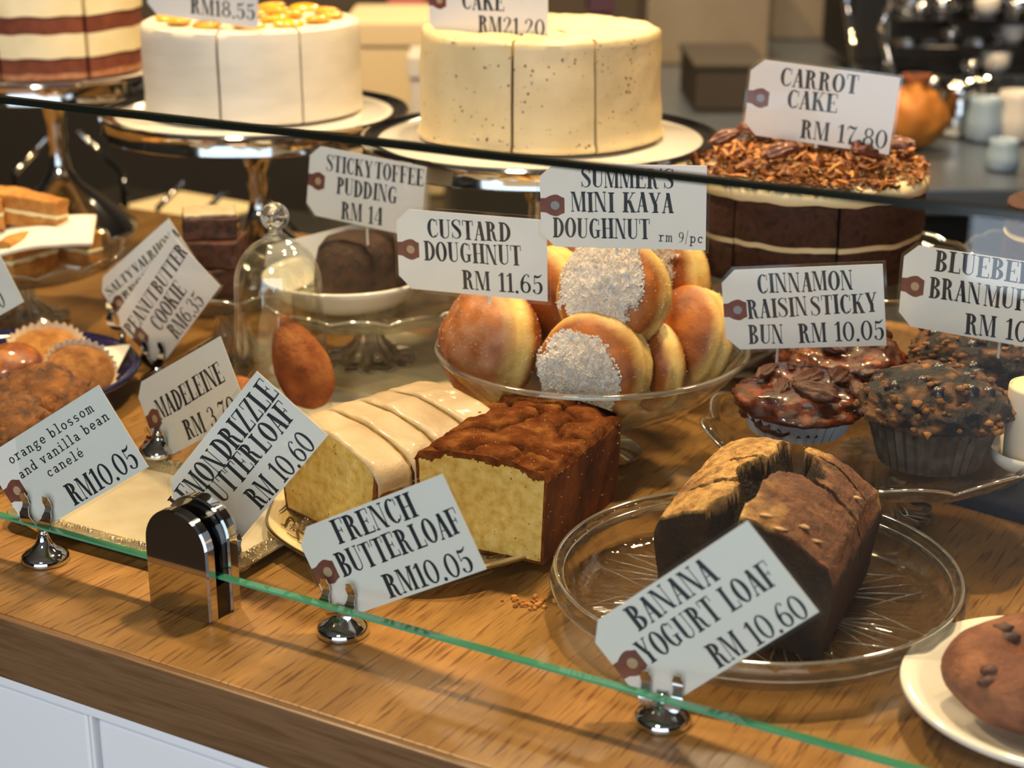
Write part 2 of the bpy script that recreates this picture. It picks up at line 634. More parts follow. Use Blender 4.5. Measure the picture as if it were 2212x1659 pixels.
# ------------------------------------------------------------------ display counter
FE = 0.6135           # front edge distance along B
wt = thing('worktop', 'long oak worktop of the cake display with a dark oak front edge', 'worktop', AB(0, 0, 0), YAW)
mb = MB()
box(mb, -2.2, FE + .006, -.04, 1.4, FE + .85, 0, bev=.0012)
mb.build('tabletop', M['oak_top'], wt, smooth=False)
mb = MB()
box(mb, -2.2, FE, -.0402, 1.4, FE + .0058, .0002, bev=.0015)
mb.build('front_edging', M['oak_edge'], wt, smooth=False)

cb = thing('counter_base', 'white painted counter base with recessed panels under the oak worktop', 'counter', AB(0, 0, ZF), YAW)
FB = FE + .0012
mb = MB()
box(mb, -2.15, FB + .012, 0, 1.35, FE + .84, -.0405 - ZF)
mb.build('carcass', M['white_paint'], cb, smooth=False)
top = -.0405 - ZF


def framed_panel(a0, a1):
    mb = MB()
    box(mb, a0, FB + .004, .1, a1, FB + .0118, top - .0085, bev=.003)
    mb.build('panel', M['white_paint'], cb, smooth=False)


mb = MB()
box(mb, -2.15, FB, top - .0062, 1.35, FB + .0118, top, bev=.0008)
mb.build('top_rail', M['white_paint'], cb, smooth=False)
seam = (at(232, 1560, -.06).dot(A))
edges = [seam - 1.26, seam - .84, seam - .42, seam, seam + .42, seam + .84, seam + 1.2]
for i in range(len(edges) - 1):
    framed_panel(edges[i] + .0048, edges[i + 1] - .003)
for e_ in edges[1:-1]:
    mb = MB()
    box(mb, e_ + .0005, FB + .001, .1, e_ + .003, FB + .0118, top - .0063, bev=.0008)
    mb.build('stile', M['white_paint'], cb, smooth=False)

# ------------------------------------------------------------------ glass screen and its clamp
gs = thing('glass_screen', 'clear upright glass screen with green polished edges in front of the cakes', 'glass screen', AB(0, .679, 0), YAW)
GT = .0052
mb = MB()
box(mb, -1.6, 0, .0270, .9, GT, .2914)
o = mb.build('pane', M['pane'], gs, smooth=False)
mb = MB()
box(mb, -1.6, 0, .0254, .9, GT, .0269)
o = mb.build('lower_edge', M['pane_edge'], gs, smooth=False)
o['label'] = 'bright green lower edge'
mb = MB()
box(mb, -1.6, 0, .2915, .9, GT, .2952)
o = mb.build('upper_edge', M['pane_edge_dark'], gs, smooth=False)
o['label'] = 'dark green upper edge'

cl = thing('glass_clamp', 'polished steel clamp with rounded top gripping the lower glass edge', 'clamp', at(390, 1331, 0) + B * .004, YAW)
poly = [(-.0235, 0)] + [(-.0235 * math.cos(t_ * math.pi / 20), .0440 + .0235 * math.sin(t_ * math.pi / 20)) for t_ in range(21)] + [(.0235, 0)]
RX = Matrix.Rotation(R(90), 4, 'X')
for nm, y0, y1, sc in (('front_plate', -.0045, .0035, 1.0), ('back_plate', .0145, .0235, 1.03)):
    bm = bmesh.new()
    vs_ = [bm.verts.new((x * sc, 0, z * sc)) for x, z in poly]
    f_ = bm.faces.new(vs_)
    r_ = bmesh.ops.extrude_face_region(bm, geom=[f_])
    for q in r_['geom']:
        if isinstance(q, bmesh.types.BMVert):
            q.co.y += (y1 - y0)
    for q in bm.verts:
        q.co.y += y0
    bmesh.ops.recalc_face_normals(bm, faces=bm.faces[:])
    bmesh.ops.bevel(bm, geom=[e for e in bm.edges if abs(e.verts[0].co.y - e.verts[1].co.y) < 1e-6], offset=.0012, segments=2, affect='EDGES')
    me = bpy.data.meshes.new(nm)
    bm.to_mesh(me)
    bm.free()
    me.materials.append(M['chrome'])
    for pl in me.polygons:
        pl.use_smooth = True
    me.set_sharp_from_angle(angle=R(28))
    o = bpy.data.objects.new(nm, me)
    COL.objects.link(o)
    o.parent = cl
mb = MB()
box(mb, -.0222, .0030, .0005, .0222, .0150, .021)
mb.build('foot_block', M['black'], cl, smooth=False)
for sgn in (-1, 1):
    mb = MB()
    prism(mb, [(x * .86, z * .93 + .002) for x, z in poly if z > .02 or True], 0, .0016,
          M=Matrix.Translation((0, .0052 if sgn < 0 else .0145, 0)) @ RX)
    mb.build('rubber_pad', M['black'], cl, smooth=False)
mb = MB()
lathe(mb, [(0, 0), (.0052, .0004), (.0066, .002), (.0062, .004), (.004, .006), (0, .0066)], 20, M=Matrix.Translation((.004, .0235, .024)) @ Matrix.Rotation(R(-90), 4, 'X'))
mb.build('screw_knob', M['chrome'], cl)

# ------------------------------------------------------------------ lettering
TK, TN = .185, .062


def rc(x0, y0, x1, y1):
    return [('q', [(x0, y0), (x1, y0), (x1, y1), (x0, y1)])]


def stem(x, t=TK, y0=0, y1=1, s=.065):
    return rc(x, y0, x + t, y1) + rc(x - s, y0, x + t + s, y0 + TN) + rc(x - s, y1 - TN, x + t + s, y1)


def dg(x0, y0, x1, y1, wd):
    h_ = wd / 2
    return [('q', [(x0 - h_, y0), (x0 + h_, y0), (x1 + h_, y1), (x1 - h_, y1)])]


def el(cx, cy, rx, ry, a0=0, a1=360, T=TK, t=TN):
    n = max(6, int(abs(a1 - a0) / 15))
    o = []
    for i in range(n):
        q = []
        for a, k in ((a0 + (a1 - a0) * i / n, 0), (a0 + (a1 - a0) * (i + 1) / n, 0), (a0 + (a1 - a0) * (i + 1) / n, 1), (a0 + (a1 - a0) * i / n, 1)):
            a = R(a)
            q.append((cx + (rx - k * T) * math.cos(a), cy + (ry - k * t) * math.sin(a)))
        o.append(('q', q))
    return o


def st(pts, n=5):
    P = [pts[0]] + list(pts) + [pts[-1]]
    c_ = []
    for i in range(1, len(P) - 2):
        for k in range(n):
            t = k / n
            c_.append([0.5 * (2 * P[i][j] + (-P[i - 1][j] + P[i + 1][j]) * t + (2 * P[i - 1][j] - 5 * P[i][j] + 4 * P[i + 1][j] - P[i + 2][j]) * t * t
                              + (-P[i - 1][j] + 3 * P[i][j] - 3 * P[i + 1][j] + P[i + 2][j]) * t ** 3) for j in range(3)])
    c_.append(list(pts[-1]))
    L_, R_ = [], []
    for i, (x, y, wd) in enumerate(c_):
        a, b = c_[max(i - 1, 0)], c_[min(i + 1, len(c_) - 1)]
        dx, dy = b[0] - a[0], b[1] - a[1]
        l = math.hypot(dx, dy) or 1
        nx, ny = -dy / l * wd / 2, dx / l * wd / 2
        L_.append((x + nx, y + ny))
        R_.append((x - nx, y - ny))
    return [('q', [L_[i], L_[i + 1], R_[i + 1], R_[i]]) for i in range(len(c_) - 1)]


def dot(x, y, r):
    return [('q', [(x + r * math.cos(R(a)), y + r * math.sin(R(a))) for a in range(0, 360, 30)])]


G = {}
G['A'] = (.60, dg(.08, 0, .30, .99, TN) + dg(.47, 0, .31, 1, TK) + rc(.14, .30, .42, .34) + rc(.0, 0, .17, TN) + rc(.35, 0, .60, TN))
pb = el(.24, .755, .28, .245, -90, 90)
G['B'] = (.60, stem(.07) + pb + el(.26, .265, .31, .265, -90, 90) + rc(.2, .958, .25, 1) + rc(.2, .49, .28, .53) + rc(.2, 0, .27, TN))
G['C'] = (.60, el(.33, .5, .31, .5, 52, 308) + rc(.53, .66, .57, .96) + st([(.51, .1, .05), (.55, .2, .04), (.57, .28, .03)]))
G['D'] = (.66, stem(.07) + el(.22, .5, .42, .5, -90, 90) + rc(.2, .958, .24, 1) + rc(.2, 0, .24, TN))
G['E'] = (.60, stem(.07) + rc(.2, .958, .55, 1) + rc(.51, .76, .55, 1) + rc(.2, .49, .42, .53) + rc(.39, .4, .43, .62) + rc(.2, 0, .58, TN) + rc(.54, 0, .58, .25))
G['F'] = (.57, stem(.07) + rc(.2, .958, .55, 1) + rc(.51, .74, .55, 1) + rc(.2, .49, .42, .53) + rc(.39, .4, .43, .62))
G['G'] = (.68, el(.33, .5, .31, .5, 52, 300) + rc(.53, .66, .57, .96) + rc(.44, .06, .59, .42) + rc(.36, .39, .66, .43))
G['H'] = (.70, stem(.07) + stem(.46) + rc(.2, .48, .47, .52))
G['I'] = (.34, stem(.09))
G['K'] = (.70, stem(.07) + dg(.20, .40, .54, .98, .055) + dg(.56, .02, .33, .60, TK) + rc(.42, .958, .66, 1) + rc(.42, 0, .70, TN))
G['L'] = (.56, stem(.07) + rc(.2, 0, .55, TN) + rc(.51, 0, .55, .27))
G['M'] = (.80, stem(.06, .04, s=.06) + dg(.40, .02, .15, 1, .14) + dg(.38, .02, .61, 1, .04) + stem(.59, .15, s=.05))
G['N'] = (.68, stem(.07, .04) + dg(.53, 0, .14, 1, .15) + stem(.53, .04))
G['O'] = (.66, el(.33, .5, .32, .5))
G['P'] = (.56, stem(.07) + el(.24, .73, .29, .27, -90, 90) + rc(.2, .958, .25, 1) + rc(.2, .46, .25, .50))
G['R'] = (.66, stem(.07) + pb + rc(.2, .958, .25, 1) + rc(.2, .51, .26, .55) + st([(.28, .53, .04), (.40, .46, .12), (.44, .25, .15), (.49, .07, .12), (.58, .02, .04), (.65, .08, .03)]))
G['S'] = (.56, st([(.49, .80, .03), (.43, .93, .04), (.30, .98, .04), (.14, .90, .09), (.11, .74, .14), (.28, .56, .19), (.45, .36, .17), (.46, .15, .11), (.32, .025, .045), (.16, .05, .04), (.07, .2, .03)]) + rc(.47, .70, .51, .99) + rc(.04, .01, .08, .30))
G['T'] = (.62, stem(.23) + rc(.02, .958, .60, 1) + rc(.02, .74, .06, 1) + rc(.56, .74, .60, 1))
G['U'] = (.66, st([(.16, 1, TK), (.16, .3, TK), (.19, .12, .12), (.33, .03, .055), (.48, .1, .05), (.54, .3, .045), (.54, 1, .045)]) + rc(0, .958, .31, 1) + rc(.44, .958, .64, 1))
G['V'] = (.62, dg(.36, 0, .15, 1, TK) + dg(.36, 0, .54, 1, TN) + rc(0, .958, .30, 1) + rc(.44, .958, .62, 1))
G['W'] = (.9, dg(.28, 0, .13, 1, .14) + dg(.28, 0, .42, .9, TN) + dg(.60, 0, .43, 1, .14) + dg(.60, 0, .78, 1, TN) + rc(0, .958, .26, 1) + rc(.68, .958, .86, 1))
G['Y'] = (.64, dg(.32, .42, .13, 1, TK) + dg(.34, .45, .55, 1, TN) + rc(.25, 0, .25 + TK, .47) + rc(.17, 0, .49, TN) + rc(0, .958, .28, 1) + rc(.45, .958, .64, 1))
G['Z'] = (.60, dg(.12, 0, .48, 1, .16) + rc(.06, .958, .56, 1) + rc(.06, .74, .10, 1) + rc(.05, 0, .57, TN) + rc(.53, 0, .57, .28))
G['0'] = (.64, el(.32, .5, .30, .5, T=.14))
G['1'] = (.40, rc(.15, 0, .30, 1) + rc(.05, 0, .40, TN) + st([(.15, .9, .08), (.06, .84, .05), (.02, .83, .03)]))
G['2'] = (.60, st([(.12, .72, .13), (.13, .86, .07), (.28, .975, .045), (.44, .88, .11), (.45, .70, .13), (.30, .40, .07), (.10, .10, .04)]) + st([(.06, .07, .05), (.2, .10, .12), (.40, .05, .11), (.53, .12, .05), (.55, .26, .03)]))
G['3'] = (.56, st([(.10, .80, .12), (.18, .95, .05), (.34, .96, .05), (.43, .80, .12), (.38, .60, .10), (.24, .52, .03)]) + st([(.24, .53, .03), (.42, .47, .10), (.46, .27, .14), (.38, .06, .09), (.22, .02, .04), (.10, .12, .09), (.11, .22, .12)]))
G['4'] = (.62, rc(.34, 0, .34 + TK, 1) + dg(.05, .26, .38, 1, .05) + rc(.03, .24, .60, .28) + rc(.26, 0, .58, TN))
G['5'] = (.58, st([(.13, .50, .03), (.26, .60, .05), (.42, .54, .12), (.47, .30, .15), (.38, .07, .09), (.22, .02, .04), (.10, .12, .09), (.12, .22, .13)]) + rc(.11, .5, .15, .95) + st([(.12, .92, .12), (.26, .88, .12), (.40, .92, .08), (.50, 1.03, .03)]))
G['6'] = (.60, el(.31, .30, .27, .30, T=.13) + st([(.11, .30, .13), (.13, .58, .14), (.24, .86, .08), (.38, .965, .045), (.47, .93, .05), (.47, .84, .1)]))
G['7'] = (.56, st([(.05, .76, .04), (.09, .90, .06), (.20, .94, .13), (.34, .88, .13), (.44, .92, .08), (.52, 1.0, .03)]) + st([(.50, .95, .04), (.36, .62, .05), (.26, .34, .10), (.25, .10, .16), (.27, .0, .13)]))
G['8'] = (.60, el(.30, .75, .23, .25, T=.11) + el(.30, .27, .28, .27, T=.13))
G['9'] = (.58, el(.28, .70, .25, .30, T=.10) + st([(.48, .70, .10), (.46, .42, .11), (.34, .14, .07), (.20, .03, .045), (.11, .08, .06)]))
G['.'] = (.24, dot(.12, .03, .085))
G["'"] = (.18, st([(.09, 1.0, .10), (.10, .88, .08), (.05, .76, .03)]))
G['/'] = (.34, dg(.04, -.2, .30, 1.15, .05))
G[' '] = (.34, [])
G['~'] = (.08, [])
k_ = .10
xh = .64
bowl = el(.32, .32, .26, .32, T=k_, t=k_)
G['o'] = (.66, el(.33, .32, .27, .32, T=k_ + .02, t=k_))
G['c'] = (.62, el(.33, .32, .27, .32, 45, 320, T=k_ + .02, t=k_) + dot(.50, .50, .07))
G['e'] = (.64, el(.33, .32, .27, .32, 0, 325, T=k_ + .02, t=k_) + rc(.12, .28, .59, .37))
G['a'] = (.64, st([(.14, .52, .12), (.28, .60, .10), (.42, .54, .12), (.45, .4, .12), (.45, .1, .12), (.52, .05, .08), (.6, .05, .08)]) + el(.29, .19, .21, .2, T=k_ + .02, t=k_))
G['n'] = (.68, rc(.12, 0, .24, xh) + rc(.03, 0, .31, .09) + rc(.03, xh - .09, .2, xh) + st([(.2, .45, .08), (.33, .6, .1), (.48, .52, .12), (.5, .4, .12), (.5, 0, .12)]) + rc(.40, 0, .66, .09))
G['r'] = (.60, rc(.17, 0, .29, xh) + rc(.03, 0, .44, .09) + rc(.03, xh - .09, .25, xh) + st([(.25, .42, .08), (.36, .58, .1), (.47, .6, .1), (.52, .52, .12)]))
G['m'] = (.80, rc(.08, 0, .19, xh) + rc(.0, 0, .25, .09) + rc(.0, xh - .09, .15, xh) + st([(.15, .5, .06), (.26, .6, .08), (.36, .5, .11), (.37, 0, .11)]) + st([(.4, .5, .06), (.5, .6, .08), (.61, .5, .11), (.62, 0, .11)]) + rc(.31, 0, .46, .09) + rc(.55, 0, .74, .09))
G['l'] = (.50, rc(.19, 0, .31, 1) + rc(.04, 0, .47, .09) + rc(.06, .91, .25, 1))
G['i'] = (.50, rc(.19, 0, .31, xh) + rc(.04, 0, .47, .09) + rc(.06, xh - .09, .25, xh) + dot(.25, .84, .08))
G['b'] = (.68, rc(.10, 0, .22, 1) + rc(.0, .91, .16, 1) + el(.36, .32, .25, .32, T=k_ + .02, t=k_))
G['d'] = (.68, rc(.44, 0, .56, 1) + rc(.34, .91, .5, 1) + rc(.44, 0, .66, .09) + el(.30, .32, .25, .32, T=k_ + .02, t=k_))
G['p'] = (.68, rc(.12, -.32, .24, xh) + rc(.02, xh - .09, .18, xh) + rc(.03, -.32, .33, -.23) + el(.37, .32, .25, .32, T=k_ + .02, t=k_))
G['g'] = (.68, el(.30, .40, .22, .23, T=k_, t=k_) + rc(.42, .52, .62, .61) + st([(.2, .2, .08), (.16, .1, .1), (.34, .06, .1), (.54, -.02, .12), (.5, -.2, .1), (.3, -.27, .09), (.12, -.2, .1), (.12, -.06, .08), (.2, .02, .06)]))
G['s'] = (.60, st([(.46, .5, .09), (.34, .59, .09), (.17, .54, .1), (.15, .42, .11), (.3, .33, .12), (.45, .24, .12), (.44, .1, .1), (.28, .045, .09), (.12, .12, .09)]))
G['v'] = (.66, dg(.33, 0, .15, xh, .13) + dg(.33, 0, .51, xh, .10) + rc(.02, xh - .09, .28, xh) + rc(.38, xh - .09, .64, xh))
G['é'] = (.64, G['e'][1] + dg(.30, .74, .42, .96, .09))


def letters(mb, text, u0, v0, u1, v1, h, z, rng):
    low = text[0].islower()
    gap = .10 if low else .03
    tot = sum(G[ch][0] + gap for ch in text) - gap
    Ls = math.hypot(u1 - u0, v1 - v0)
    sx = Ls / tot
    an = math.atan2(v1 - v0, u1 - u0)
    x = 0.0
    for ch in text:
        wd, pr = G[ch]
        jy = rng.uniform(-.02, .02) * h
        ja = rng.uniform(-.02, .02)
        ca, sa = math.cos(an + ja), math.sin(an + ja)
        ox, oy = u0 + x * sx * math.cos(an), v0 + x * sx * math.sin(an) + jy
        for _, q in pr:
            vs = [(ox + px * sx * ca - py * h * sa, oy + px * sx * sa + py * h * ca, z) for px, py in q]
            mb.add(vs, [tuple(range(len(vs)))])
        x += wd + gap


def frame(yaw, tilt, roll):
    X = V((math.cos(yaw), math.sin(yaw), 0))
    Nn = V((math.sin(yaw), -math.cos(yaw), 0))
    Z = V((0, 0, 1))
    N2 = Nn * math.cos(tilt) + Z * math.sin(tilt)
    Z2 = -Nn * math.sin(tilt) + Z * math.cos(tilt)
    a = X * math.cos(roll) + Z2 * math.sin(roll)
    b = -X * math.sin(roll) + Z2 * math.cos(roll)
    return a, b, N2


TAGS = {
    'banana': ([0.0947, 0.7608, 0.061, -0.3422, 0.0255, 0.725], [('BANANA', -30.8, 12.1, 24.3, 12.0, 14.3, -0.3), ('YOGURT LOAF', -38.4, -5.6, 48.7, -5.8, 14.2, -2.4), ('RM 10.60', -7.8, -26.4, 51.2, -28.0, 13.8, -0.9)]),
    'french': ([-0.0696, 0.8526, 0.0582, -0.4528, 0.0317, 0.4965], [('FRENCH', -29.3, 12.2, 29.4, 11.9, 14.8, 1.0), ('BUTTER~LOAF', -36.2, -6.2, 52.8, -5.1, 14.8, -1.5), ('RM10.05', -12.8, -26.5, 48.8, -27.5, 14.3, -1.3)]),
    'lemon': ([-0.1645, 0.9497, 0.0718, -0.2957, -0.0072, 0.8881], [('LEMON~DRIZZLE', -58.2, 6.7, 54.3, 9.6, 15.4, -0.6), ('BUTTER~LOAF', -41.1, -6.9, 50.4, -7.0, 14.7, -0.0), ('RM 10.60', -17.2, -27.0, 44.7, -28.2, 15.1, 0.6)]),
    'orange': ([-0.276, 0.9552, 0.0702, -0.3844, 0.0081, 0.5802], [('orange blossom', -38.0, 15.6, 42.5, 16.8, 6.7, 0.1), ('and vanilla bean', -37.2, 4.5, 49.2, 7.8, 6.7, 0.1), ('canelé', -16.6, -3.6, 17.4, -3.0, 6.6, 0.1), ('RM10.05', -11.0, -26.5, 51.2, -25.8, 14.4, 0.6)]),
    'madeleine': ([-0.2252, 1.0986, 0.06, -0.6951, 0.0607, 0.5326], [('MADELEINE', -39.1, -3.2, 44.3, -0.3, 14.9, 0.6), ('RM 3.70', -17.5, -25.2, 45.3, -25.1, 14.5, -0.1)]),
    'peanut': ([-0.2813, 1.3005, 0.072, -0.4871, -0.079, 0.8431], [('PEANUT~BUTTER', -52.8, 5.2, 54.8, 8.2, 12.6, 1.2), ('COOKIE', -26.6, -11.2, 26.3, -9.1, 14.1, 1.1), ('RM6.35', -18.7, -26.3, 32.2, -26.7, 13.7, 1.5)]),
    'salty': ([-0.3042, 1.3491, 0.08, -0.4503, 0.055, 0.6825], [('SALTY~VALRHONA', -47.0, 9.4, 51.0, 9.3, 8.0, -0.3), ('BROWNIE', -34.2, -2.2, 31.9, -1.5, 7.3, -0.1)]),
    'sticky': ([-0.1184, 1.32, 0.1601, -0.4825, 0.0821, -0.075], [('STICKY~TOFFEE', -38.5, 9.9, 54.0, 12.9, 13.5, 0.3), ('PUDDING', -27.0, -7.2, 30.8, -5.2, 13.8, 0.5), ('RM 14', -20.7, -26.7, 19.4, -25.0, 14.5, -0.4)]),
    'custard': ([-0.0279, 1.1114, 0.1613, -0.3456, -0.0406, 0.0041], [('CUSTARD', -32.0, 9.9, 29.4, 11.3, 13.6, 0.5), ('DOUGHNUT', -35.1, -7.2, 36.8, -4.7, 14.2, -0.3), ('RM 11.65', -7.2, -25.5, 52.1, -23.9, 13.8, -0.1)]),
    'summer': ([0.0732, 1.08, 0.2021, -0.1705, -0.0603, 0.018], [("SUMMER'S", -27.7, 12.8, 33.6, 12.9, 13.4, 0.7), ('MINI KAYA', -34.4, -4.2, 33.8, -3.6, 13.8, 0.8), ('DOUGHNUT', -47.1, -22.3, 18.4, -21.8, 14.0, -0.0), ('rm 9/pc', 23.7, -23.4, 53.3, -23.8, 7.2, -0.3)]),
    'cinnamon': ([0.2002, 1.101, 0.1264, -0.2822, 0.0008, 0.1164], [('CINNAMON', -30.4, 11.1, 35.0, 11.8, 13.9, 0.7), ('RAISIN~STICKY', -38.4, -6.9, 50.3, -4.6, 13.8, -0.2), ('BUN', -39.1, -25.0, -14.7, -25.4, 14.0, -0.4), ('RM 10.05', -4.2, -25.1, 54.2, -24.7, 14.1, 0.3)]),
    'blueberry': ([0.314, 1.0774, 0.1409, -0.5908, 0.0269, -0.0075], [('BLUEBERRY', -33.0, 13.0, 55.4, 14.0, 14.6, 0.2), ('BRAN~MUFFIN', -35.0, -6.2, 55.6, -4.1, 14.8, 0.5), ('RM 10.05', -7.5, -26.9, 58.1, -24.9, 14.7, 1.3)]),
    'carrot': ([0.2291, 1.2384, 0.2419, -0.3443, -0.0408, -0.082], [('CARROT', -32.2, 11.2, 25.8, 12.6, 13.9, -0.9), ('CAKE', -25.0, -4.6, 13.1, -3.5, 14.0, -1.2), ('RM 17.80', -12.0, -25.6, 52.7, -24.8, 14.0, -0.0)]),
    'spice': ([-0.0201, 1.4057, 0.2998, -0.4555, 0.0058, 0.0057], [('CAKE', -24.0, -6.7, 15.6, -6.5, 14.4, 1.1), ('RM21.20', -9.0, -25.0, 52.3, -25.7, 14.0, 0.1)]),
    'mango': ([-0.2697, 1.4837, 0.3042, -0.3582, -0.0086, -0.0793], [('RM18.55', -11.3, -23.8, 52.8, -22.1, 13.8, 1.4)]),
    'edge': ([-0.4304, 1.2474, 0.0926, -0.3836, 0.0563, 0.5166], [('0', 31.7, -24.9, 39.0, -24.9, 14.6, -0.6)]),
}
TL = {
    'banana': 'white tag reading banana yogurt loaf, clipped up at a steep tilt',
    'french': 'white tag reading french butter loaf in front of the brown crusted loaf',
    'lemon': 'steeply tilted white tag reading lemon drizzle butter loaf behind the clamp',
    'orange': 'white tag reading orange blossom and vanilla bean canele in typewriter print',
    'madeleine': 'white tag reading madeleine standing over the silver tray',
    'peanut': 'steeply tilted tag reading peanut butter cookie, left of the glass dome',
    'salty': 'tilted tag half hidden behind the peanut butter cookie tag',
    'sticky': 'white tag reading sticky toffee pudding above the dark pudding',
    'custard': 'white tag reading custard doughnut above the plain doughnut',
    'summer': 'white tag reading mini kaya doughnut crossed by the upper glass edge',
    'cinnamon': 'white tag reading cinnamon raisin sticky bun over the pecan buns',
    'blueberry': 'white tag of the bran muffins, cut off by the right edge',
    'carrot': 'white tag reading carrot cake standing in the pecan topping',
    'spice': 'pinkish tag reading cake RM21.20 in the speckled cream cake',
    'mango': 'blurred tag reading RM18.55 in the cake topped with orange slices',
    'edge': 'tilted tag at the far left edge showing only a last zero',
}
PICK = {'sticky': (.003, .03), 'custard': (.012, .006), 'summer': (-.004, .005), 'cinnamon': (-.0185, .03), 'blueberry': (.0165, .03), 'carrot': (.0, .003),
        'spice': (.0, .03), 'mango': (.0, .02)}


def chamf(L_, H_, cx, cy):
    return [(-L_ + cx, -H_), (L_, -H_), (L_, H_), (-L_ + cx, H_), (-L_, H_ - cy), (-L_, -H_ + cy)]


SCL = {'carrot': 1.055, 'mango': 1.045}
tag_frames = {}
for key, (x, lines) in TAGS.items():
    rng = random.Random(len(key) * 31 + ord(key[0]))
    kf = SCL.get(key, 1.0)
    x = [x[0] * kf, x[1] * kf, CAMH + (x[2] - CAMH) * kf] + list(x[3:])
    a, b, n = frame(*x[3:])
    t = thing('price_tag', TL[key], 'price tag', (0, 0, 0), group='laminated price tags')
    m = Matrix((a, b, n)).transposed().to_4x4()
    m.translation = V(x[:3])
    t.matrix_world = m
    t.rotation_euler = m.to_euler()
    t.location = x[:3]
    t.scale = (kf, kf, kf)
    tag_frames[key] = (V(x[:3]), a, b, n)
    sc = .101 / .110 if key == 'salty' else 1.0
    L_, H_ = .055 * sc, .0287 * sc
    mb = MB()
    prism(mb, chamf(L_, H_, .0095, .0090), -.0002, .0002)
    mb.build('card', M['card'], t, smooth=False)
    mb = MB()
    prism(mb, chamf(L_ + .0022, H_ + .0022, .0102, .0098), -.0005, .0005)
    mb.build('laminate', M['film'], t, smooth=False)
    mb = MB()
    hp = [(-.055, -.0048), (-.0515, -.0050), (-.0485, -.0066), (-.0455, -.0075), (-.0435, -.0074), (-.0405, -.0058), (-.0388, -.0052),
          (-.0388, .0052), (-.0405, .0058), (-.0435, .0074), (-.0455, .0075), (-.0485, .0066), (-.0515, .0050), (-.055, .0048)]
    mb.add([(px * sc, py * sc, .00024) for px, py in hp], [tuple(range(len(hp)))])
    mb.build('reinforcement_patch', M['patch'], t, smooth=False)
    mb = MB()
    mb.add([(-.0452 * sc + .0030 * math.cos(R(k)), .0030 * math.sin(R(k)), .00028) for k in range(0, 360, 18)], [tuple(range(20))])
    mb.build('eyelet_hole', M['hole_dark'] if key in ('carrot', 'summer', 'cinnamon') else M['hole'], t, smooth=False)
    mb = MB()
    for (txt, u0, v0, u1, v1, h, _) in lines:
        letters(mb, txt, u0 / 1000, v0 / 1000, u1 / 1000, v1 / 1000, h / 1000, .00032, rng)
    mb.build('lettering', M['ink'], t, smooth=False)
    if key in PICK:
        px, ln = PICK[key]
        up = V((0, 0, 1))
        lu = V((up.dot(a), up.dot(b), up.dot(n)))
        p0 = V((px, -H_ + .008, -.0012))
        mb = MB()
        tube(mb, [p0, p0 - lu * (ln + .008)], .0011, 6)
        mb.build('pick', M['cup_white'], t)


# ------------------------------------------------------------------ tag holders
def holder(label, key, u, v, base_z):
    P, a, b, n = tag_frames[key]
    d = ray(u, v)
    C0 = V((0, 0, CAMH))
    Q = C0 + d * ((P - C0).dot(n) / d.dot(n))       # where the clip mouth grips the card
    yaw = math.atan2(n.y, n.x) + R(90)
    t = thing('tag_holder', label, 'tag holder', (Q.x, Q.y, base_z), yaw, group='chrome tag holders')
    H = Q.z - base_z
    br = .0150
    mb = MB()
    hs = max(.012, min(H - .018, .02))
    prof = [(0, 0), (br, 0), (br + .0004, .0015), (br, .0035), (br * .93, .0055), (br * .76, .0072), (br * .52, .0096), (br * .35, .0127), (.0038, .0165), (.0031, .0190), (0, .0190)]
    lathe(mb, prof, 40)
    mb.build('base', M['chrome'], t)
    mb = MB()
    zc = H - .012
    lathe(mb, [(0, .018), (.0027, .018), (.0027, zc + .001), (0, zc + .001)], 16)
    mb.build('stem', M['chrome'], t)

    def prong(name, x0, x1, side, hgt):
        mb = MB()
        rows = 16
        vs, fs = [], []
        for i in range(rows + 1):
            s = i / rows
            cx = x0 + (x1 - x0) * min(1, s * 2.2)
            wd = [.0022, .0040, .0046, .0046, .0042, .0034, .0026, .0023, .0026, .0030, .0029, .0020][min(11, int(s * 11.99))]
            yy = side * (.0012 + .0042 * math.sin(min(1, s / .72) * math.pi) * (s < .72) + (.0012 + .009 * (s - .72)) * (s >= .72))
            z = zc + s * hgt
            for dx, dy in ((-wd, 0), (wd, 0), (wd, side * .0007), (-wd, side * .0007)):
                vs.append((cx + dx, -yy - dy, z))
        for i in range(rows):
            for k in range(4):
                fs.append((i * 4 + k, i * 4 + (k + 1) % 4, i * 4 + 4 + (k + 1) % 4, i * 4 + 4 + k))
        fs.append((0, 1, 2, 3))
        fs.append(tuple(rows * 4 + k for k in (3, 2, 1, 0)))
        mb.add(vs, fs)
        return mb.build(name, M['chrome'], t, sharp=40)
    prong('front_prong', -.001, -.0085, 1, .027)
    prong('front_prong', .001, .0085, 1, .027)
    prong('rear_prong', 0, 0, -1, .022)
    return t


holder('chrome tag holder at bottom right gripping the banana yogurt loaf tag', 'banana', 1432, 1500, 0)
holder('chrome tag holder in front of the white plate, gripping the french butter loaf tag', 'french', 738, 1300, 0)
holder('chrome tag holder at the far left in front of the silver tray', 'orange', 88, 1110, 0)
holder('chrome tag holder standing on the silver tray rim under the madeleine tag', 'madeleine', 345, 965, .012)
holder('dark looking tag holder behind the blue rimmed plate under the peanut butter tag', 'peanut', 338, 770, 0)
holder('tag holder mostly hidden behind the steel clamp', 'lemon', 492, 1180, 0)
holder('blurred tag holder behind the peanut butter cookie tag', 'salty', 262, 690, 0)

# ------------------------------------------------------------------ food and dishes: shared shapes
UP = V((0, 0, 1))


def aligned(axis, up=UP):
    """rotation whose local z points along axis"""
    return V(axis).normalized().to_track_quat('Z', 'Y').to_euler()


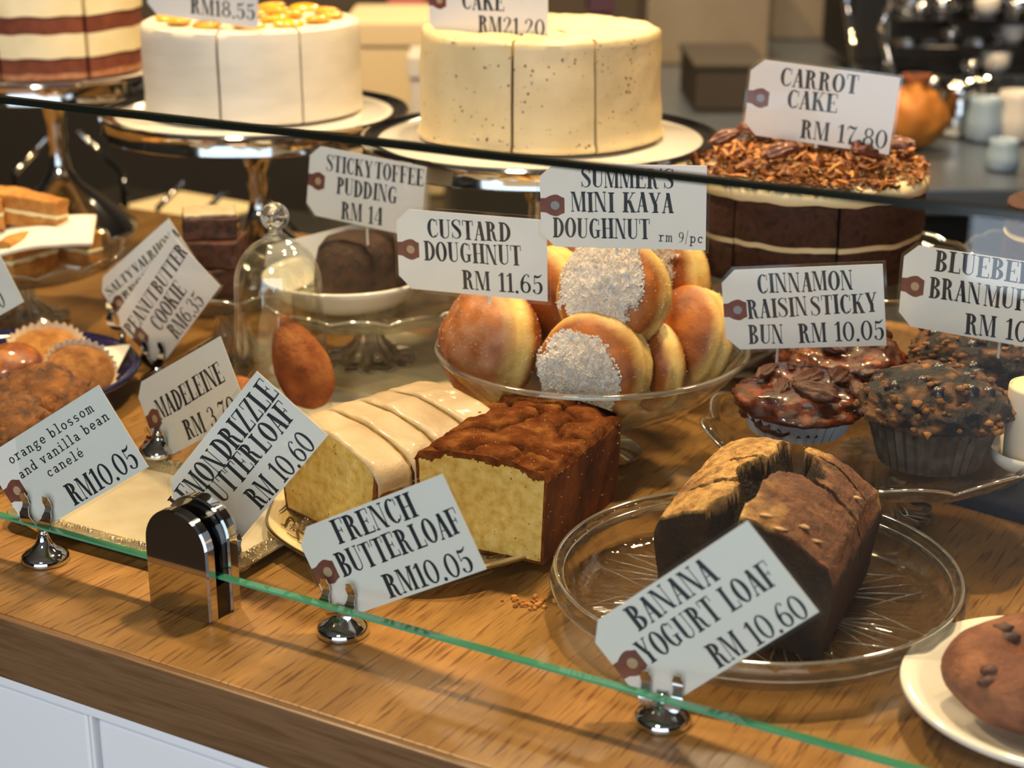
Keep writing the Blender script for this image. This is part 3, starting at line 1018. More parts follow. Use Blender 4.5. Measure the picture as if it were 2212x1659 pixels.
def shell(prof_out, th):
    """closed profile for a thin dish: outer line up, inner line back"""
    inn = []
    for i, (r, z) in enumerate(prof_out):
        a = prof_out[max(i - 1, 0)]
        b = prof_out[min(i + 1, len(prof_out) - 1)]
        dx, dz = b[0] - a[0], b[1] - a[1]
        l = math.hypot(dx, dz) or 1
        inn.append((max(0.0, r - dz / l * th), z + dx / l * th))
    inn[0] = (0.0, prof_out[0][1] + th)
    return prof_out + inn[::-1]


def scallop_fn(r0, r1, n, ar, az):
    def f(a, r, z, i):
        t = max(0.0, min(1.0, (r - r0) / (r1 - r0)))
        k = abs(math.cos(a * n / 2)) ** 0.8
        rr = r + ar * t * t * (k - .5)
        return V((rr * math.cos(a), rr * math.sin(a), z + az * t * t * (k - .5)))
    return f


def chrome_stand(label, loc, rp, hz, rf, band=.016):
    t = thing('cake_stand', label, 'cake stand', loc, group='polished metal cake stands')
    mb = MB()
    lathe(mb, [(0, hz - .006), (rp - .008, hz - .006), (rp - .004, hz - band), (rp - .001, hz - band - .001), (rp + .0006, hz - band + .0006), (rp - .0004, hz - band * .72), (rp - .0006, hz - band * .3), (rp, hz - .002), (rp + .002, hz), (rp + .001, hz + .0025),
               (rp - .002, hz + .003), (rp - .006, hz - .001), (rp - .012, hz - .002), (0, hz - .002)], 96)
    mb.build('plate', M['chrome_soft'], t, sharp=24)
    mb = MB()
    lathe(mb, [(0, hz - .0018), (rp - .016, hz - .0018), (rp - .013, hz - .001), (rp - .015, hz - .0002), (0, hz - .0002)], 72)
    mb.build('inner_board', M['porcelain'], t)
    mb = MB()
    lathe(mb, [(rp * .30, hz - .006), (rp * .22, hz - .018), (rp * .11, hz - .040), (.0095, hz - .062), (.011, hz - .075), (.0085, hz - .082), (.012, hz * .42), (.022, hz * .33), (rf * .55, hz * .24), (rf * .86, hz * .13), (rf, .014),
               (rf + .002, .006), (rf, 0), (0, 0)], 64)
    mb.build('pedestal', M['chrome'], t)
    return t


def glass_stand(label, loc, rp, hz, rf, n=12, ar=.007, az=.006, lip=.012, m=None):
    t = thing('glass_cake_stand', label, 'cake stand', loc, group='pressed glass cake stands')
    mb = MB()
    pr = [(0, hz - .006), (rp * .5, hz - .006), (rp * .82, hz - .005), (rp * .93, hz - .001), (rp * .98, hz + lip * .55), (rp, hz + lip)]
    lathe(mb, shell(pr, .0045), 144, fn=scallop_fn(rp * .8, rp, n, ar, az))
    mb.build('plate', m or M['glass'], t)
    mb = MB()
    rt, zt = rp + .0008, hz + lip + .001
    lathe(mb, [(rt - .0012, zt), (rt, zt + .0011), (rt + .0012, zt), (rt, zt - .0012), (rt - .0012, zt)], 144, fn=scallop_fn(rp * .8, rp, n, ar, az))
    mb.build('rim_highlight', M['glass_highlight'], t)  # added pale bead standing in for highlights along the scalloped edge
    mb = MB()

    def flute(a, r, z, i):
        k = 1 + .07 * math.cos(a * 12)
        return V((r * k * math.cos(a), r * k * math.sin(a), z))
    lathe(mb, [(0, hz - .0065), (.021, hz - .007), (.014, hz * .75), (.0105, hz * .55), (.013, hz * .38), (.022, hz * .22), (rf * .7, hz * .12), (rf, .006), (rf + .001, .002), (rf - .002, 0), (0, .0)], 96, fn=flute)
    mb.build('foot', M['glass_thick'], t)
    return t


def paper_case(parent, r0, r1, h, n=32, m='paper_case', z0=0.0, zig=.0016, name='paper_case', flare=0.0):
    mb = MB()
    seg = n * 4

    def f(a, r, z, i):
        k = abs(((a * n / (2 * math.pi)) % 1) * 2 - 1) * 2 - 1
        t = (z - z0) / h
        rr = r + zig * k * (0.4 + .6 * t)
        return V((rr * math.cos(a), rr * math.sin(a), z + (.0012 * k + flare * math.sin(a * 3)) * (t > .95)))
    pr = [(0, z0), (r0, z0), (r0 + (r1 - r0) * .33, z0 + h * .33), (r0 + (r1 - r0) * .66, z0 + h * .66), (r1, z0 + h), (r1 - .0004, z0 + h), (r0 - .0004, z0 + .0006)]
    lathe(mb, pr, seg, fn=f)
    return mb.build(name, M[m], parent, sharp=25)


def pecan_mesh(mb, L_=.027, W=.0145, T=.0095, seed=0, col=None):
    def f(p):
        a = math.atan2(p.y, p.x)
        x, y, z = p.x * W / 2, p.y * L_ / 2, p.z * T / 2
        tap = 1 - .35 * abs(p.y) ** 2
        g = 1 - .55 * math.exp(-(p.x / .13) ** 2) * (p.z > 0)
        rid = 1 + .20 * math.cos(p.x * 15 + .6 * math.sin(p.y * 5)) * (abs(p.y) < .95)
        n_ = 1 + .16 * noise.noise(p * 2.3 + V((seed, 0, 0)))
        return V((x * tap * n_ * (1 + .08 * math.cos(p.y * 11)), y * n_, (z * g * rid * n_) if p.z > 0 else z * .55))
    blob(mb, 4, f)


_pm = {}


def pecan(parent, loc, rot, mkey='pecan', s=1.0, variant=0, name='pecan'):
    k = (mkey, variant)
    if k not in _pm:
        mb = MB()
        pecan_mesh(mb, seed=variant * 3.7)
        o = mb.build(name, M[mkey], parent)
        _pm[k] = o.data
    else:
        o = bpy.data.objects.new(name, _pm[k])
        COL.objects.link(o)
        o.parent = parent
    o.location = loc
    o.rotation_euler = rot
    o.scale = (s, s, s)
    return o


def bits(mb, pos_fn, n, size, rng, flat=.5, colf=None, long=1.0):
    """tiny irregular crystals / shreds scattered by pos_fn() -> (point, normal)"""
    for _ in range(n):
        q = pos_fn()
        if q is None:
            continue
        p, nn = q
        s = size * rng.uniform(.55, 1.4)
        qt = V((rng.gauss(0, 1), rng.gauss(0, 1), rng.gauss(0, 1))).normalized()
        a = nn.cross(qt)
        if a.length < 1e-4:
            continue
        a.normalize()
        b = nn.cross(a)
        a, b, c3 = a * s * long, b * s * .6, nn * s * flat
        base = p
        vs = [base - a * .5 - b * .5, base + a * .5 - b * .4, base + b * .5, base + c3 + a * rng.uniform(-.2, .2)]
        mb.add(vs, [(0, 1, 3), (1, 2, 3), (2, 0, 3), (0, 2, 1)], 0, None, colf() if colf else None)


# ------------------------------------------------------------------ layer cakes
def cake_piece(parent, name, a0, a1, layers, mats, Rr, gap=.0012, seg=None, wob=.0006, seed=0, topbump=0.0, lay_wob=None):
    """wedge between angles a0..a1 (radians from +x); layers: (z, material index of the band below z, radius offset)"""
    seg = seg or max(6, int((a1 - a0) / (2 * math.pi) * 110))
    ga = gap / Rr
    mb = MB()
    prof, mi = [(0, layers[0][0])], []
    rows = []
    for i in range(len(layers)):
        z, m_, dr = layers[i]
        rows.append((Rr + dr, z, m_))
    prof = [(0.0, rows[0][1])]
    mi = []
    prof.append((rows[0][0], rows[0][1]))
    mi.append(rows[0][2])
    for i in range(1, len(rows)):
        r0, z0, _ = rows[i - 1]
        r1, z1, m_ = rows[i]
        steps = max(1, int(abs(z1 - z0) / .006))
        for k in range(1, steps + 1):
            t = k / steps
            prof.append((r0 + (r1 - r0) * t if steps == 1 else (r0 if k < steps and r0 == r1 else r0 + (r1 - r0) * t), z0 + (z1 - z0) * t))
            mi.append(m_)
    rt, zt = prof[-1]
    for fr in (.985, .95, .85, .65, .4, .2):
        prof.append((rt * fr, zt + (.0012 if fr < .98 else .0006)))
        mi.append(rows[-1][2])
    prof.append((0.0, zt + .0012))
    mi.append(rows[-1][2])

    def f(a, r, z, i):
        e = nz((math.cos(a) * r, math.sin(a) * r, z), 30, seed, 2)
        rr = r + wob * 3 * e if r > Rr * .9 else r
        zz = z
        if lay_wob and 2 <= i:
            zz += lay_wob * nz((math.cos(a) * .1, math.sin(a) * .1, 0), 40, seed + 3, 2) * (0 < i < len(prof) - 8)
        if topbump and z >= zt - 1e-5:
            zz += topbump * nz((math.cos(a) * r, math.sin(a) * r, 0), 45, seed + 1, 3)
        # keep the gap between pieces by pushing the wedge along its bisector
        return V((rr * math.cos(a), rr * math.sin(a), zz))
    am = (a0 + a1) / 2
    n0 = len(mb.v)
    lathe(mb, prof, seg, mi, fn=f, a0=a0 + ga, a1=a1 - ga)
    # cut faces
    for aa, flip in ((a0 + ga, 0), (a1 - ga, 1)):
        vs = [f(aa, r, z, i) if r > 1e-7 else V((0, 0, z)) for i, (r, z) in enumerate(prof)]
        k_rows = len(rows)
        # strips by height so that every layer shows on the cut
        outer = [(i, p) for i, p in enumerate(prof) if 1 <= i <= len(prof) - 8]
        for (i, p), (j, q) in zip(outer[:-1], outer[1:]):
            quad = [V((0, 0, p[1])), f(aa, p[0], p[1], i), f(aa, q[0], q[1], j), V((0, 0, q[1]))]
            mb.add(quad, [(0, 1, 2, 3) if not flip else (3, 2, 1, 0)], mi[i])
    o = mb.build(name, mats, parent, sharp=50)
    return o


def front_angle(loc, du, rad_px):
    """angle (from +x) of a front rim point du pixels right of the cake's middle"""
    al = math.asin(max(-1, min(1, du / rad_px)))
    view = math.atan2(loc.y, loc.x) + math.pi
    return view + al


def cuts(parent, loc, dus, rad_px, layers, mats, Rr, **kw):
    an = [front_angle(loc, d, rad_px) for d in dus]
    n = len(an)
    for i in range(n):
        a0 = an[i]
        a1 = an[(i + 1) % n] + (2 * math.pi if i == n - 1 else 0)
        cake_piece(parent, 'slice', a0, a1, layers, mats, Rr, seed=kw.get('seed', 0) + i * .7, **{k: v for k, v in kw.items() if k != 'seed'})


# cake with speckled cream, centre
zb = .185
p = at(1168, 66, .272)
loc = V((p.x, p.y, 0))
chrome_stand('wide polished metal cake stand under the speckled cream cake', loc, .155, zb - .004, .07, .015)
t = thing('spice_cake', 'tall round cake covered in speckled cream, already cut into slices', 'cake', (loc.x, loc.y, zb))
cuts(t, loc, (-57, 113), 262, [(0, 0, .0015), (.003, 0, .003), (.007, 0, .0005), (.083, 0, -.001), (.0875, 0, -.001), (.0895, 0, -.003)], [M['spicecream']], .104, wob=.0009, topbump=.0035)
mb = MB()
rng = random.Random(3)
for k in range(46):
    an = front_angle(loc, rng.uniform(-255, 255), 262)
    q = V((.1045 * math.cos(an), .1045 * math.sin(an), rng.uniform(.006, .084)))
    nn = V((math.cos(an), math.sin(an), 0))
    bits(mb, lambda: (q, nn), 1, rng.uniform(.0012, .003), rng, .12)
stuff(mb.build('spice_flecks', M['choc_sponge'], t))

# white cake with orange slices
p = at(541, 42, .260)
loc = V((p.x, p.y, 0))
zb2 = .176
chrome_stand('polished metal cake stand under the white cake with orange slices', loc, .148, zb2 - .004, .07, .017)
t = thing('orange_topped_cake', 'smooth white cake topped with glossy orange slices, blurred', 'cake', (loc.x, loc.y, zb2))
cuts(t, loc, (-71, 99), 236, [(0, 0, 0), (.004, 0, 0), (.078, 0, 0), (.0825, 0, -.001), (.084, 0, -.004)], [M['buttercream']], .1045, wob=.0005)
rng = random.Random(5)
for ring, nn_, rr in ((0, 13, .078), (1, 7, .040), (2, 1, 0)):
    for k in range(nn_):
        a = 2 * math.pi * k / nn_ + ring
        mb = MB()
        blob(mb, 2, lambda q: V((q.x * .0165 * (1 + .1 * noise.noise(q * 3 + V((k, 0, 0)))), q.y * .012, q.z * .0042 + .003)))
        o = mb.build('orange_segment', M['orange_fruit'], t)
        o.location = (rr * math.cos(a), rr * math.sin(a), .0852)
        o.rotation_euler = (rng.uniform(-.15, .15), rng.uniform(-.15, .15), a + R(90) + rng.uniform(-.3, .3))

# red sponge layer cake at the far left
p = at(110, 140, .19)
loc = V((p.x, p.y, 0))
zb3 = .188
chrome_stand('polished metal cake stand with a bell shaped foot at the far left', loc, .122, zb3 - .004, .078, .019)
t = thing('layer_cake', 'red brown and cream layer cake at the upper left, blurred', 'cake', (loc.x, loc.y, zb3))
Z = [0, .006, .022, .046, .064, .088, .104, .118]
cuts(t, loc, (-100, 73), 195, [(Z[0], 2, .0), (Z[1], 2, .0), (Z[2], 1, 0), (Z[2], 0, .0015), (Z[3], 0, .0015), (Z[3], 1, 0), (Z[4], 1, 0), (Z[4], 0, .0015), (Z[5], 0, .0015), (Z[5], 1, 0), (Z[6], 1, 0), (Z[6], 0, .0015), (Z[7], 0, 0)],
     [M['creamcheese'], M['red_sponge'], M['dust_sponge']], .099, gap=.0022, lay_wob=.002)

# carrot cake
p = at(1750, 375, .168)
loc = V((p.x, p.y, 0))
zb4 = .093
glass_stand('wide pressed glass stand under the dark carrot cake', loc, .142, zb4 - .002, .07, 24, .002, .002, .006)
t = thing('carrot_cake', 'dark two layer cake with cream filling, toasted shreds and pecans on top', 'cake', (loc.x, loc.y, zb4))
CR = .0935
cuts(t, loc, (-152, 65), 250, [(0, 0, -.001), (.001, 0, 0), (.030, 0, 0), (.031, 0, -.001), (.031, 1, -.0005), (.0355, 1, -.0005), (.0355, 0, 0), (.036, 0, .0008), (.067, 0, .0004), (.069, 0, -.001)],
     [M['choc_sponge'], M['creamcheese']], CR, gap=.0013, wob=.0012, lay_wob=.003, seed=2)
# cream topping, one sheet broken at the cuts with drips over the edge
mb = MB()


def topf(a, r, z, i):
    n_ = nz((math.cos(a) * .09, math.sin(a) * .09, 0), 26, 4, 3)
    rr = r
    zz = z
    if r > CR * .93:
        rr = r + .0012 * n_
        if z < .0745:
            zz = z + .007 * n_ - .001
    else:
        zz = z + .002 * nz((math.cos(a) * r, math.sin(a) * r, 0), 50, 5)
    return V((rr * math.cos(a), rr * math.sin(a), zz))


lathe(mb, [(CR - .004, .0700), (CR + .0013, .0695), (CR + .002, .070), (CR + .0022, .0745), (CR + .0005, .0785), (CR - .004, .0805), (CR * .9, .081), (CR * .7, .0812), (CR * .4, .0812), (0, .081)], 140, fn=topf)
mb.build('cream_topping', M['creamcheese'], t)
mb = MB()
rng = random.Random(11)
for k in range(1700):
    r_ = CR * math.sqrt(rng.random()) * 1.01
    a = rng.uniform(0, 2 * math.pi)
    z = .081 + rng.uniform(0, .016) * (1 if r_ < CR * .86 else .4)
    L_ = rng.uniform(.006, .017)
    wd = rng.uniform(.0010, .0024)
    d1 = V((rng.gauss(0, 1), rng.gauss(0, 1), rng.gauss(0, .45))).normalized()
    d2 = d1.cross(V((rng.gauss(0, .4), rng.gauss(0, .4), 1))).normalized() * wd
    bend = V((0, 0, rng.uniform(-.003, .002)))
    p0 = V((r_ * math.cos(a), r_ * math.sin(a), z))
    cc = mixc(lin('#6b3818'), lin('#d79a52'), rng.random() ** 1.7)
    vs = [p0 - d1 * L_ / 2 - d2, p0 - d1 * L_ / 2 + d2, p0 + bend + d2, p0 + bend - d2, p0 + d1 * L_ / 2 + d2 * .8, p0 + d1 * L_ / 2 - d2 * .8]
    mb.add(vs, [(0, 1, 2, 3), (3, 2, 4, 5)], 0, None, cc)
stuff(mb.build('toasted_shreds', M['coco_shred'], t, smooth=False))
vw = (V((0, 0, 0)) - loc).normalized()
sd = V((-vw.y, vw.x, 0))
for k, (du, dv, rz, s) in enumerate([(-.044, -.035, 1.2, 1.3), (-.070, .005, 1.9, .9), (.004, .004, 1.4, 1.55), (.044, .040, 2.4, 1.45), (.030, -.004, .4, 1.2), (-.012, -.045, .9, 1.2), (.048, -.030, 2.0, 1.1), (-.024, .058, 1.8, 1.05), (.068, .010, .9, 1.0)]):
    q = sd * du + vw * dv
    pecan(t, (q.x, q.y, .1035), (rng.uniform(-.35, .35), rng.uniform(-.35, .35), rz), 'pecan', s * 1.15, k % 3)

# ------------------------------------------------------------------ doughnuts in the glass bowl
bc = V((at(1275, 975, 0).x, at(1275, 975, 0).y, 0))
t = thing('footed_glass_bowl', 'clear footed glass bowl piled with filled doughnuts', 'bowl', bc, group='footed glass bowls')
mb = MB()
pr = [(0, .030), (.03, .031), (.055, .036), (.078, .046), (.095, .059), (.106, .071), (.1115, .079), (.113, .0815)]
lathe(mb, shell(pr, .0032), 128)
mb.build('bowl', M['glass_thin'], t)
mb = MB()
lathe(mb, [(0, .0305), (.020, .030), (.011, .024), (.0075, .016), (.0085, .011), (.018, .007), (.034, .0038), (.0385, .0022), (.0385, .0008), (.036, 0), (0, 0)], 72)
mb.build('foot', M['glass_thick'], t)
mb = MB()
lathe(mb, [(.1118, .0795), (.1138, .0802), (.1144, .0818), (.1134, .0834), (.1112, .0832), (.1104, .0815), (.1118, .0795)], 128)
mb.build('rim', M['glass_highlight'], t)

BR_D, BR_L, PALE, PALE2 = lin('#8a4717'), lin('#b86d2a'), lin('#efca72'), lin('#f6da92')


def doughnut(label, u, v, d, axis, r=.037, th=.020, patch=None, seed=0, dusty=False, big=1.0, slit=False):
    c0 = pt(u, v, d)
    t = thing('doughnut', label, 'doughnut', c0, rot=aligned(axis), group='filled doughnuts in the glass bowl')

    def f(q):
        rho = math.hypot(q.x, q.y)
        rr = r * (1 + .05 * nz(q, 1.3, seed, 2))
        z = math.copysign(abs(q.z) ** .92, q.z) * th
        pin = 1 - .055 * math.exp(-(q.z / .16) ** 2)
        k = (1 - abs(q.z) ** 2.6 * .12) * pin
        p_ = V((q.x * rr * k, q.y * rr * k, z * (1 + .12 * nz(q, 1.7, seed + 5, 2))))
        p_ += q * .0005 * nz(q, 9, seed, 2)
        return p_

    def cf(q, p_):
        lat = abs(q.z) + .09 * nz(q, 2.2, seed + 2, 3) + (.10 * math.sin(math.atan2(q.y, q.x) + seed))
        k = max(0, min(1, (lat - .20) / .30))
        brown = mixc(BR_L, BR_D, .5 + nz(q, 2.5, seed + 9, 3) * 1.4)
        pale = mixc(PALE, PALE2, .5 + nz(q, 3, seed + 4))
        cc = mixc(pale, brown, k)
        if dusty and q.z > .1:
            cc = mixc(cc, lin('#c99b7c'), max(0, min(.6, .30 + .9 * nz(q, 3.2, seed + 3, 3))) * (q.z > .1))
        return cc
    mb = MB()
    blob(mb, 5, f, colf=cf)
    mb.build('dough', M['dough'], t)
    rng = random.Random(int(seed * 10) + 5)
    if patch:
        px, py, pr_, n_ = patch
        mb = MB()

        def ok(q):
            e = math.hypot(q.x - px, (q.y - py))
            return q.z > 0 and e < pr_ + .22 * nz(q, 3, seed + 7, 3)
        # a thin crust of cream under the shreds
        vs, fs = ico(5)
        keep = [ok(q) for q in vs]
        pos = [f(q) + q * (.0014 + .0022 * nz(q, 7, seed, 2)) for q in vs]
        fk = [fc for fc in fs if all(keep[i] for i in fc)]
        used = sorted({i for fc in fk for i in fc})
        ix = {o_: n2 for n2, o_ in enumerate(used)}
        mb.add([pos[i] for i in used], [[ix[i] for i in fc] for fc in fk])
        mb.build('icing_patch', M['coconut_base'], t)
        mb = MB()

        def pos_fn():
            for _ in range(30):
                q = V((rng.gauss(0, 1), rng.gauss(0, 1), rng.gauss(0, 1))).normalized()
                if ok(q) and q.z > 0:
                    return f(q) + q * (rng.uniform(.0006, .0020) + .0022 * max(-.3, nz(q, 7, seed, 2))), q
            return None
        bits(mb, pos_fn, n_, .0016, rng, .8)
        stuff(mb.build('coconut_coating', M['coconut'], t, smooth=False))
    # sugar crystals
    mb = MB()

    def pos2():
        q = V((rng.gauss(0, 1), rng.gauss(0, 1), rng.gauss(0, 1))).normalized()
        return f(q), q
    bits(mb, pos2, 900 if dusty else 420, .00065, rng, .9)
    stuff(mb.build('sugar_crystals', M['sugar'], t, smooth=False))
    return t


doughnut('plain custard doughnut with a sugared brown face at the left of the bowl', 1058, 742, 1.195, (-.84, -.50, .22), .0432, .034, None, 1.1, True)
doughnut('top front doughnut heavily coated in white coconut', 1326, 636, 1.170, (-.40, -.84, .38), .0416, .028, (-.08, .10, .80, 4600), 2.2)
doughnut('lower front doughnut coated in coconut, partly seen through the bowl', 1285, 793, 1.160, (-.42, -.86, .22), .0412, .028, (-.10, -.16, .78, 4600), 3.4)
doughnut('brown doughnut squeezed behind between the custard and coconut doughnuts', 1188, 640, 1.225, (-.75, -.6, .1), .038, .024, None, 4.3)
doughnut('upright doughnut at the back right with a coconut patch', 1452, 610, 1.245, (-.84, -.5, .12), .038, .022, (.0, .1, .66, 1400), 5.6)
doughnut('doughnut at the right rim of the bowl with a pale waist', 1492, 730, 1.205, (-.82, -.50, .30), .039, .025, (-.1, -.55, .6, 1400), 6.1)
doughnut('small yellow sided doughnut wedged low at the right', 1412, 792, 1.185, (-.90, -.42, .08), .033, .018, (.0, -.05, .66, 1400), 7.7)
doughnut('brown doughnut at the top back left of the pile', 1215, 565, 1.265, (-.55, -.75, .35), .034, .022, None, 8.2)

# ------------------------------------------------------------------ loaves on the gilded plate
pc = at(917, 1112, .008)
t = thing('gilded_plate', 'white plate with a gilded rim under the two butter loaves', 'plate', (pc.x, pc.y, 0), group='plates')
mb = MB()


def wav(a, r, z, i):
    t_ = max(0, min(1, (r - .07) / .03))
    k = math.cos(a * 9)
    rr = r * (1 + .012 * t_ * k)
    return V((rr * math.cos(a), rr * math.sin(a), z + .0006 * t_ * k))


lathe(mb, shell([(0, .0), (.052, 0), (.060, .0025), (.078, .005), (.094, .009), (.103, .0125)], .003), 120, fn=wav)
mb.build('dish', M['cream_porcelain'], t)
mb = MB()
lathe(mb, [(.1022, .0145), (.1040, .0148), (.1046, .0137), (.1038, .0126), (.1024, .0128), (.1022, .0145)], 120, fn=wav)
mb.build('gilt_rim', M['gilt'], t)
mb = MB()
rng = random.Random(8)
for k in range(26):
    a = 2 * math.pi * k / 26
    pts = []
    for i in range(9):
        rr = .082 + .0017 * i
        an = a + .09 * math.sin(i * .9 + k)
        pts.append(V((rr * math.cos(an), rr * math.sin(an), .0092 + (rr - .078) * .28)))
    tube(mb, pts, [.0003 + .0006 * math.sin(i / 8 * math.pi) for i in range(9)], 5)
mb.build('painted_scrolls', M['gilt_line'], t)


def crust_noise(p, seed):
    a = 1 - abs(nz(p, 26, seed, 3)) * 2.2
    return max(0, a) ** 3


# french butter loaf
base = at(1180, 1233, .008)
yawL = R(-25.8)
t = thing('butter_loaf', 'brown crusted loaf cake with a pale yellow cut face', 'loaf cake', (base.x, base.y, .0115), yawL)
LW, LL, LH = .090, .118, .060


def fl(x, y, z):
    # local: right front corner at the origin, length along +y, width along -x
    tz = (z + 1) / 2
    wd = LW * (.95 + .06 * tz)
    X = -LW / 2 + x * wd / 2
    Y = (y + 1) / 2 * LL
    dome = .0065 * (1 - x ** 2)
    Zz = tz * (LH + dome * tz)
    p_ = V((X, Y, Zz))
    if z > .98:
        edge = min(1, (1 - abs(x)) * 6) * min(1, (1 + y) * 8 + .25)
        p_.z += edge * (.0036 * nz(p_, 30, 2, 3) - .0085 * crust_noise(p_, 5) ** 3) + .0022 * nz(p_, 120, 1, 3)
    if abs(x) > .98:
        p_.x += .0016 * nz(p_, 40, 3, 3) + .0006 * nz(p_, 200, 8, 2)
    if y < -.98:
        p_.y += .0007 * nz(p_, 260, 6, 2)
        if z > .9:
            p_.y += -.0022 * (.4 + nz(p_, 60, 9, 2))
    r_ = .006
    ex, ez = abs(x), tz
    if ex > .93 and ez > .9:
        p_.z -= (ex - .93) / .07 * (ez - .9) / .1 * .005
    return p_


def fm(face, x, y, z):
    if face in ('front', 'back'):
        lim = .84 + .16 * noise.noise(V((x * 3.2, 2, 0))) + .05 * noise.noise(V((x * 14, 5, 0)))
        if z > lim or abs(x) > .955 or z < -.95:
            return 1
        return 0
    return 1 if face == 'top' else 2


mb = cubegrid((90, 90, 66), fl, fm)
mb.build('loaf', [M['butter_crumb'], M['brown_crust'], M['side_crust']], t, sharp=60)
mb = MB()
rng = random.Random(14)


def posl():
    x, y = rng.uniform(-.97, .97), rng.uniform(-.97, .97)
    if rng.random() < .8:
        return fl(x, y, 1), V((0, 0, 1))
    return fl(1, y, rng.uniform(-.8, .9)), V((1, 0, 0))


bits(mb, posl, 160, .0009, rng, .8)
stuff(mb.build('loose_crumbs', M['butter_crumb'], t, smooth=False))

# lemon drizzle loaf: slices side by side under one sheet of icing each
c0 = at(605, 1097, .010)
ax = V((.72, .69, 0)).normalized()
yl = math.atan2(ax.y, ax.x) - R(90)       # local +y runs along the loaf, local +x is to the right
t = thing('lemon_loaf', 'sliced loaf cake under white drizzled icing with a yellow cut face', 'loaf cake', (c0.x, c0.y, .0115), yl)
W2, H2, D2 = .103, .052, .024
y0 = 0.0
for si, th_ in enumerate((.030, .027, .030, .032)):
    def fs_(x, y, z, y0=y0, th_=th_, si=si):
        tz = (z + 1) / 2
        wd = W2 * (.86 + .14 * tz)
        X = W2 / 2 + x * wd / 2
        Y = y0 + (y + 1) / 2 * (th_ - .0024)
        xx = (x + .32) / (1.32 if x > -.32 else .68)
        prof_ = math.sqrt(max(0, 1 - (xx * .97) ** 2)) * (1 if x > -.32 else .85) + (.15 if x <= -.32 else 0)
        Zz = tz * (H2 - .010 + D2 * prof_ * tz)
        p_ = V((X, Y, Zz))
        if abs(y) > .98:
            p_.y += .0006 * nz(p_, 220, si, 2)
        p_.x += .0008 * nz(p_, 60, 2, 2) * (abs(x) > .98)
        return p_

    def fm_(face, x, y, z):
        if face in ('front', 'back'):
            return 1 if (abs(x) > .965 or z < -.93) else 0
        return 1
    mb = cubegrid((40, 8, 24), fs_, fm_)
    o = mb.build('slice', [M['butter_crumb'], M['side_crust']], t, sharp=60)
    mb = MB()
    nx_, ny_ = 44, 10
    topv, botv = [], []
    for j in range(ny_ + 1):
        for i in range(nx_ + 1):
            x = (i / nx_ * 2 - 1) * 1.06
            y = j / ny_ * 2 - 1
            over = max(0.0, abs(x) - 1.0)
            p_ = fs_(max(-1, min(1, x)), y * 1.0, 1)
            drip = (.010 + .010 * nz(V((x, p_.y, 0)), 70, 4, 2)) if over else 0
            p_.z -= over / .06 * drip
            if over:
                p_.x += math.copysign(.0012, x)
            nrm = V((x * .6, 0, 1)).normalized()
            lump = .0034 * nz(V((x * .06, p_.y, 0)), 75, 8, 3) + .0012 * math.sin(x * 9 + si)
            edge = 1 - .8 * (abs(y) > .99)
            topv.append(p_ + nrm * ((.0019 + lump * .6) * edge))
            botv.append(p_ + nrm * -.0002)
    vs = topv + botv
    o_ = (nx_ + 1) * (ny_ + 1)
    fs2 = []
    for j in range(ny_):
        for i in range(nx_):
            k = j * (nx_ + 1) + i
            fs2.append((k, k + 1, k + nx_ + 2, k + nx_ + 1))
            fs2.append((o_ + k, o_ + k + nx_ + 1, o_ + k + nx_ + 2, o_ + k + 1))
    for i in range(nx_):
        fs2.append((i, o_ + i, o_ + i + 1, i + 1))
        k = ny_ * (nx_ + 1) + i
        fs2.append((k, k + 1, o_ + k + 1, o_ + k))
    for j in range(ny_):
        k = j * (nx_ + 1)
        fs2.append((k, k + nx_ + 1, o_ + k + nx_ + 1, o_ + k))
        k += nx_
        fs2.append((k, o_ + k, o_ + k + nx_ + 1, k + nx_ + 1))
    mb.add(vs, fs2)
    mb.build('icing', M['icing'], o)
    y0 += th_

# ------------------------------------------------------------------ cut glass plate and banana loaf
pc = at(1631, 1272, .014)
t = thing('cut_glass_plate', 'round cut glass plate with a star pattern under the banana loaf', 'plate', (pc.x, pc.y, 0), group='plates')
mb = MB()
GR = .1185


def cutg(a, r, z, i):
    n_ = len(CP)
    zz = z
    rr = r
    t_ = r / GR
    if i < len(CP0):        # underside carries the cutting
        if .30 < t_ < .86:
            w_ = math.sin((t_ - .30) / .56 * math.pi)
            k = abs(math.sin(a * 8)) ** .5
            fine = abs(math.sin(a * 40))
            zz += .0032 * w_ * (1 - k) + .0012 * w_ * fine * (k > .6)
        if t_ <= .30:
            zz += .0012 * abs(math.sin(a * 12)) * (t_ / .3)
    else:
        if .86 < t_ < .97:
            zz += .0014 * math.cos(a * 44)
        elif .42 < t_ < .86:
            zz -= .0012 * abs(math.sin(a * 8)) ** .4 * math.sin((t_ - .42) / .44 * math.pi)
    return V((rr * math.cos(a), rr * math.sin(a), zz))


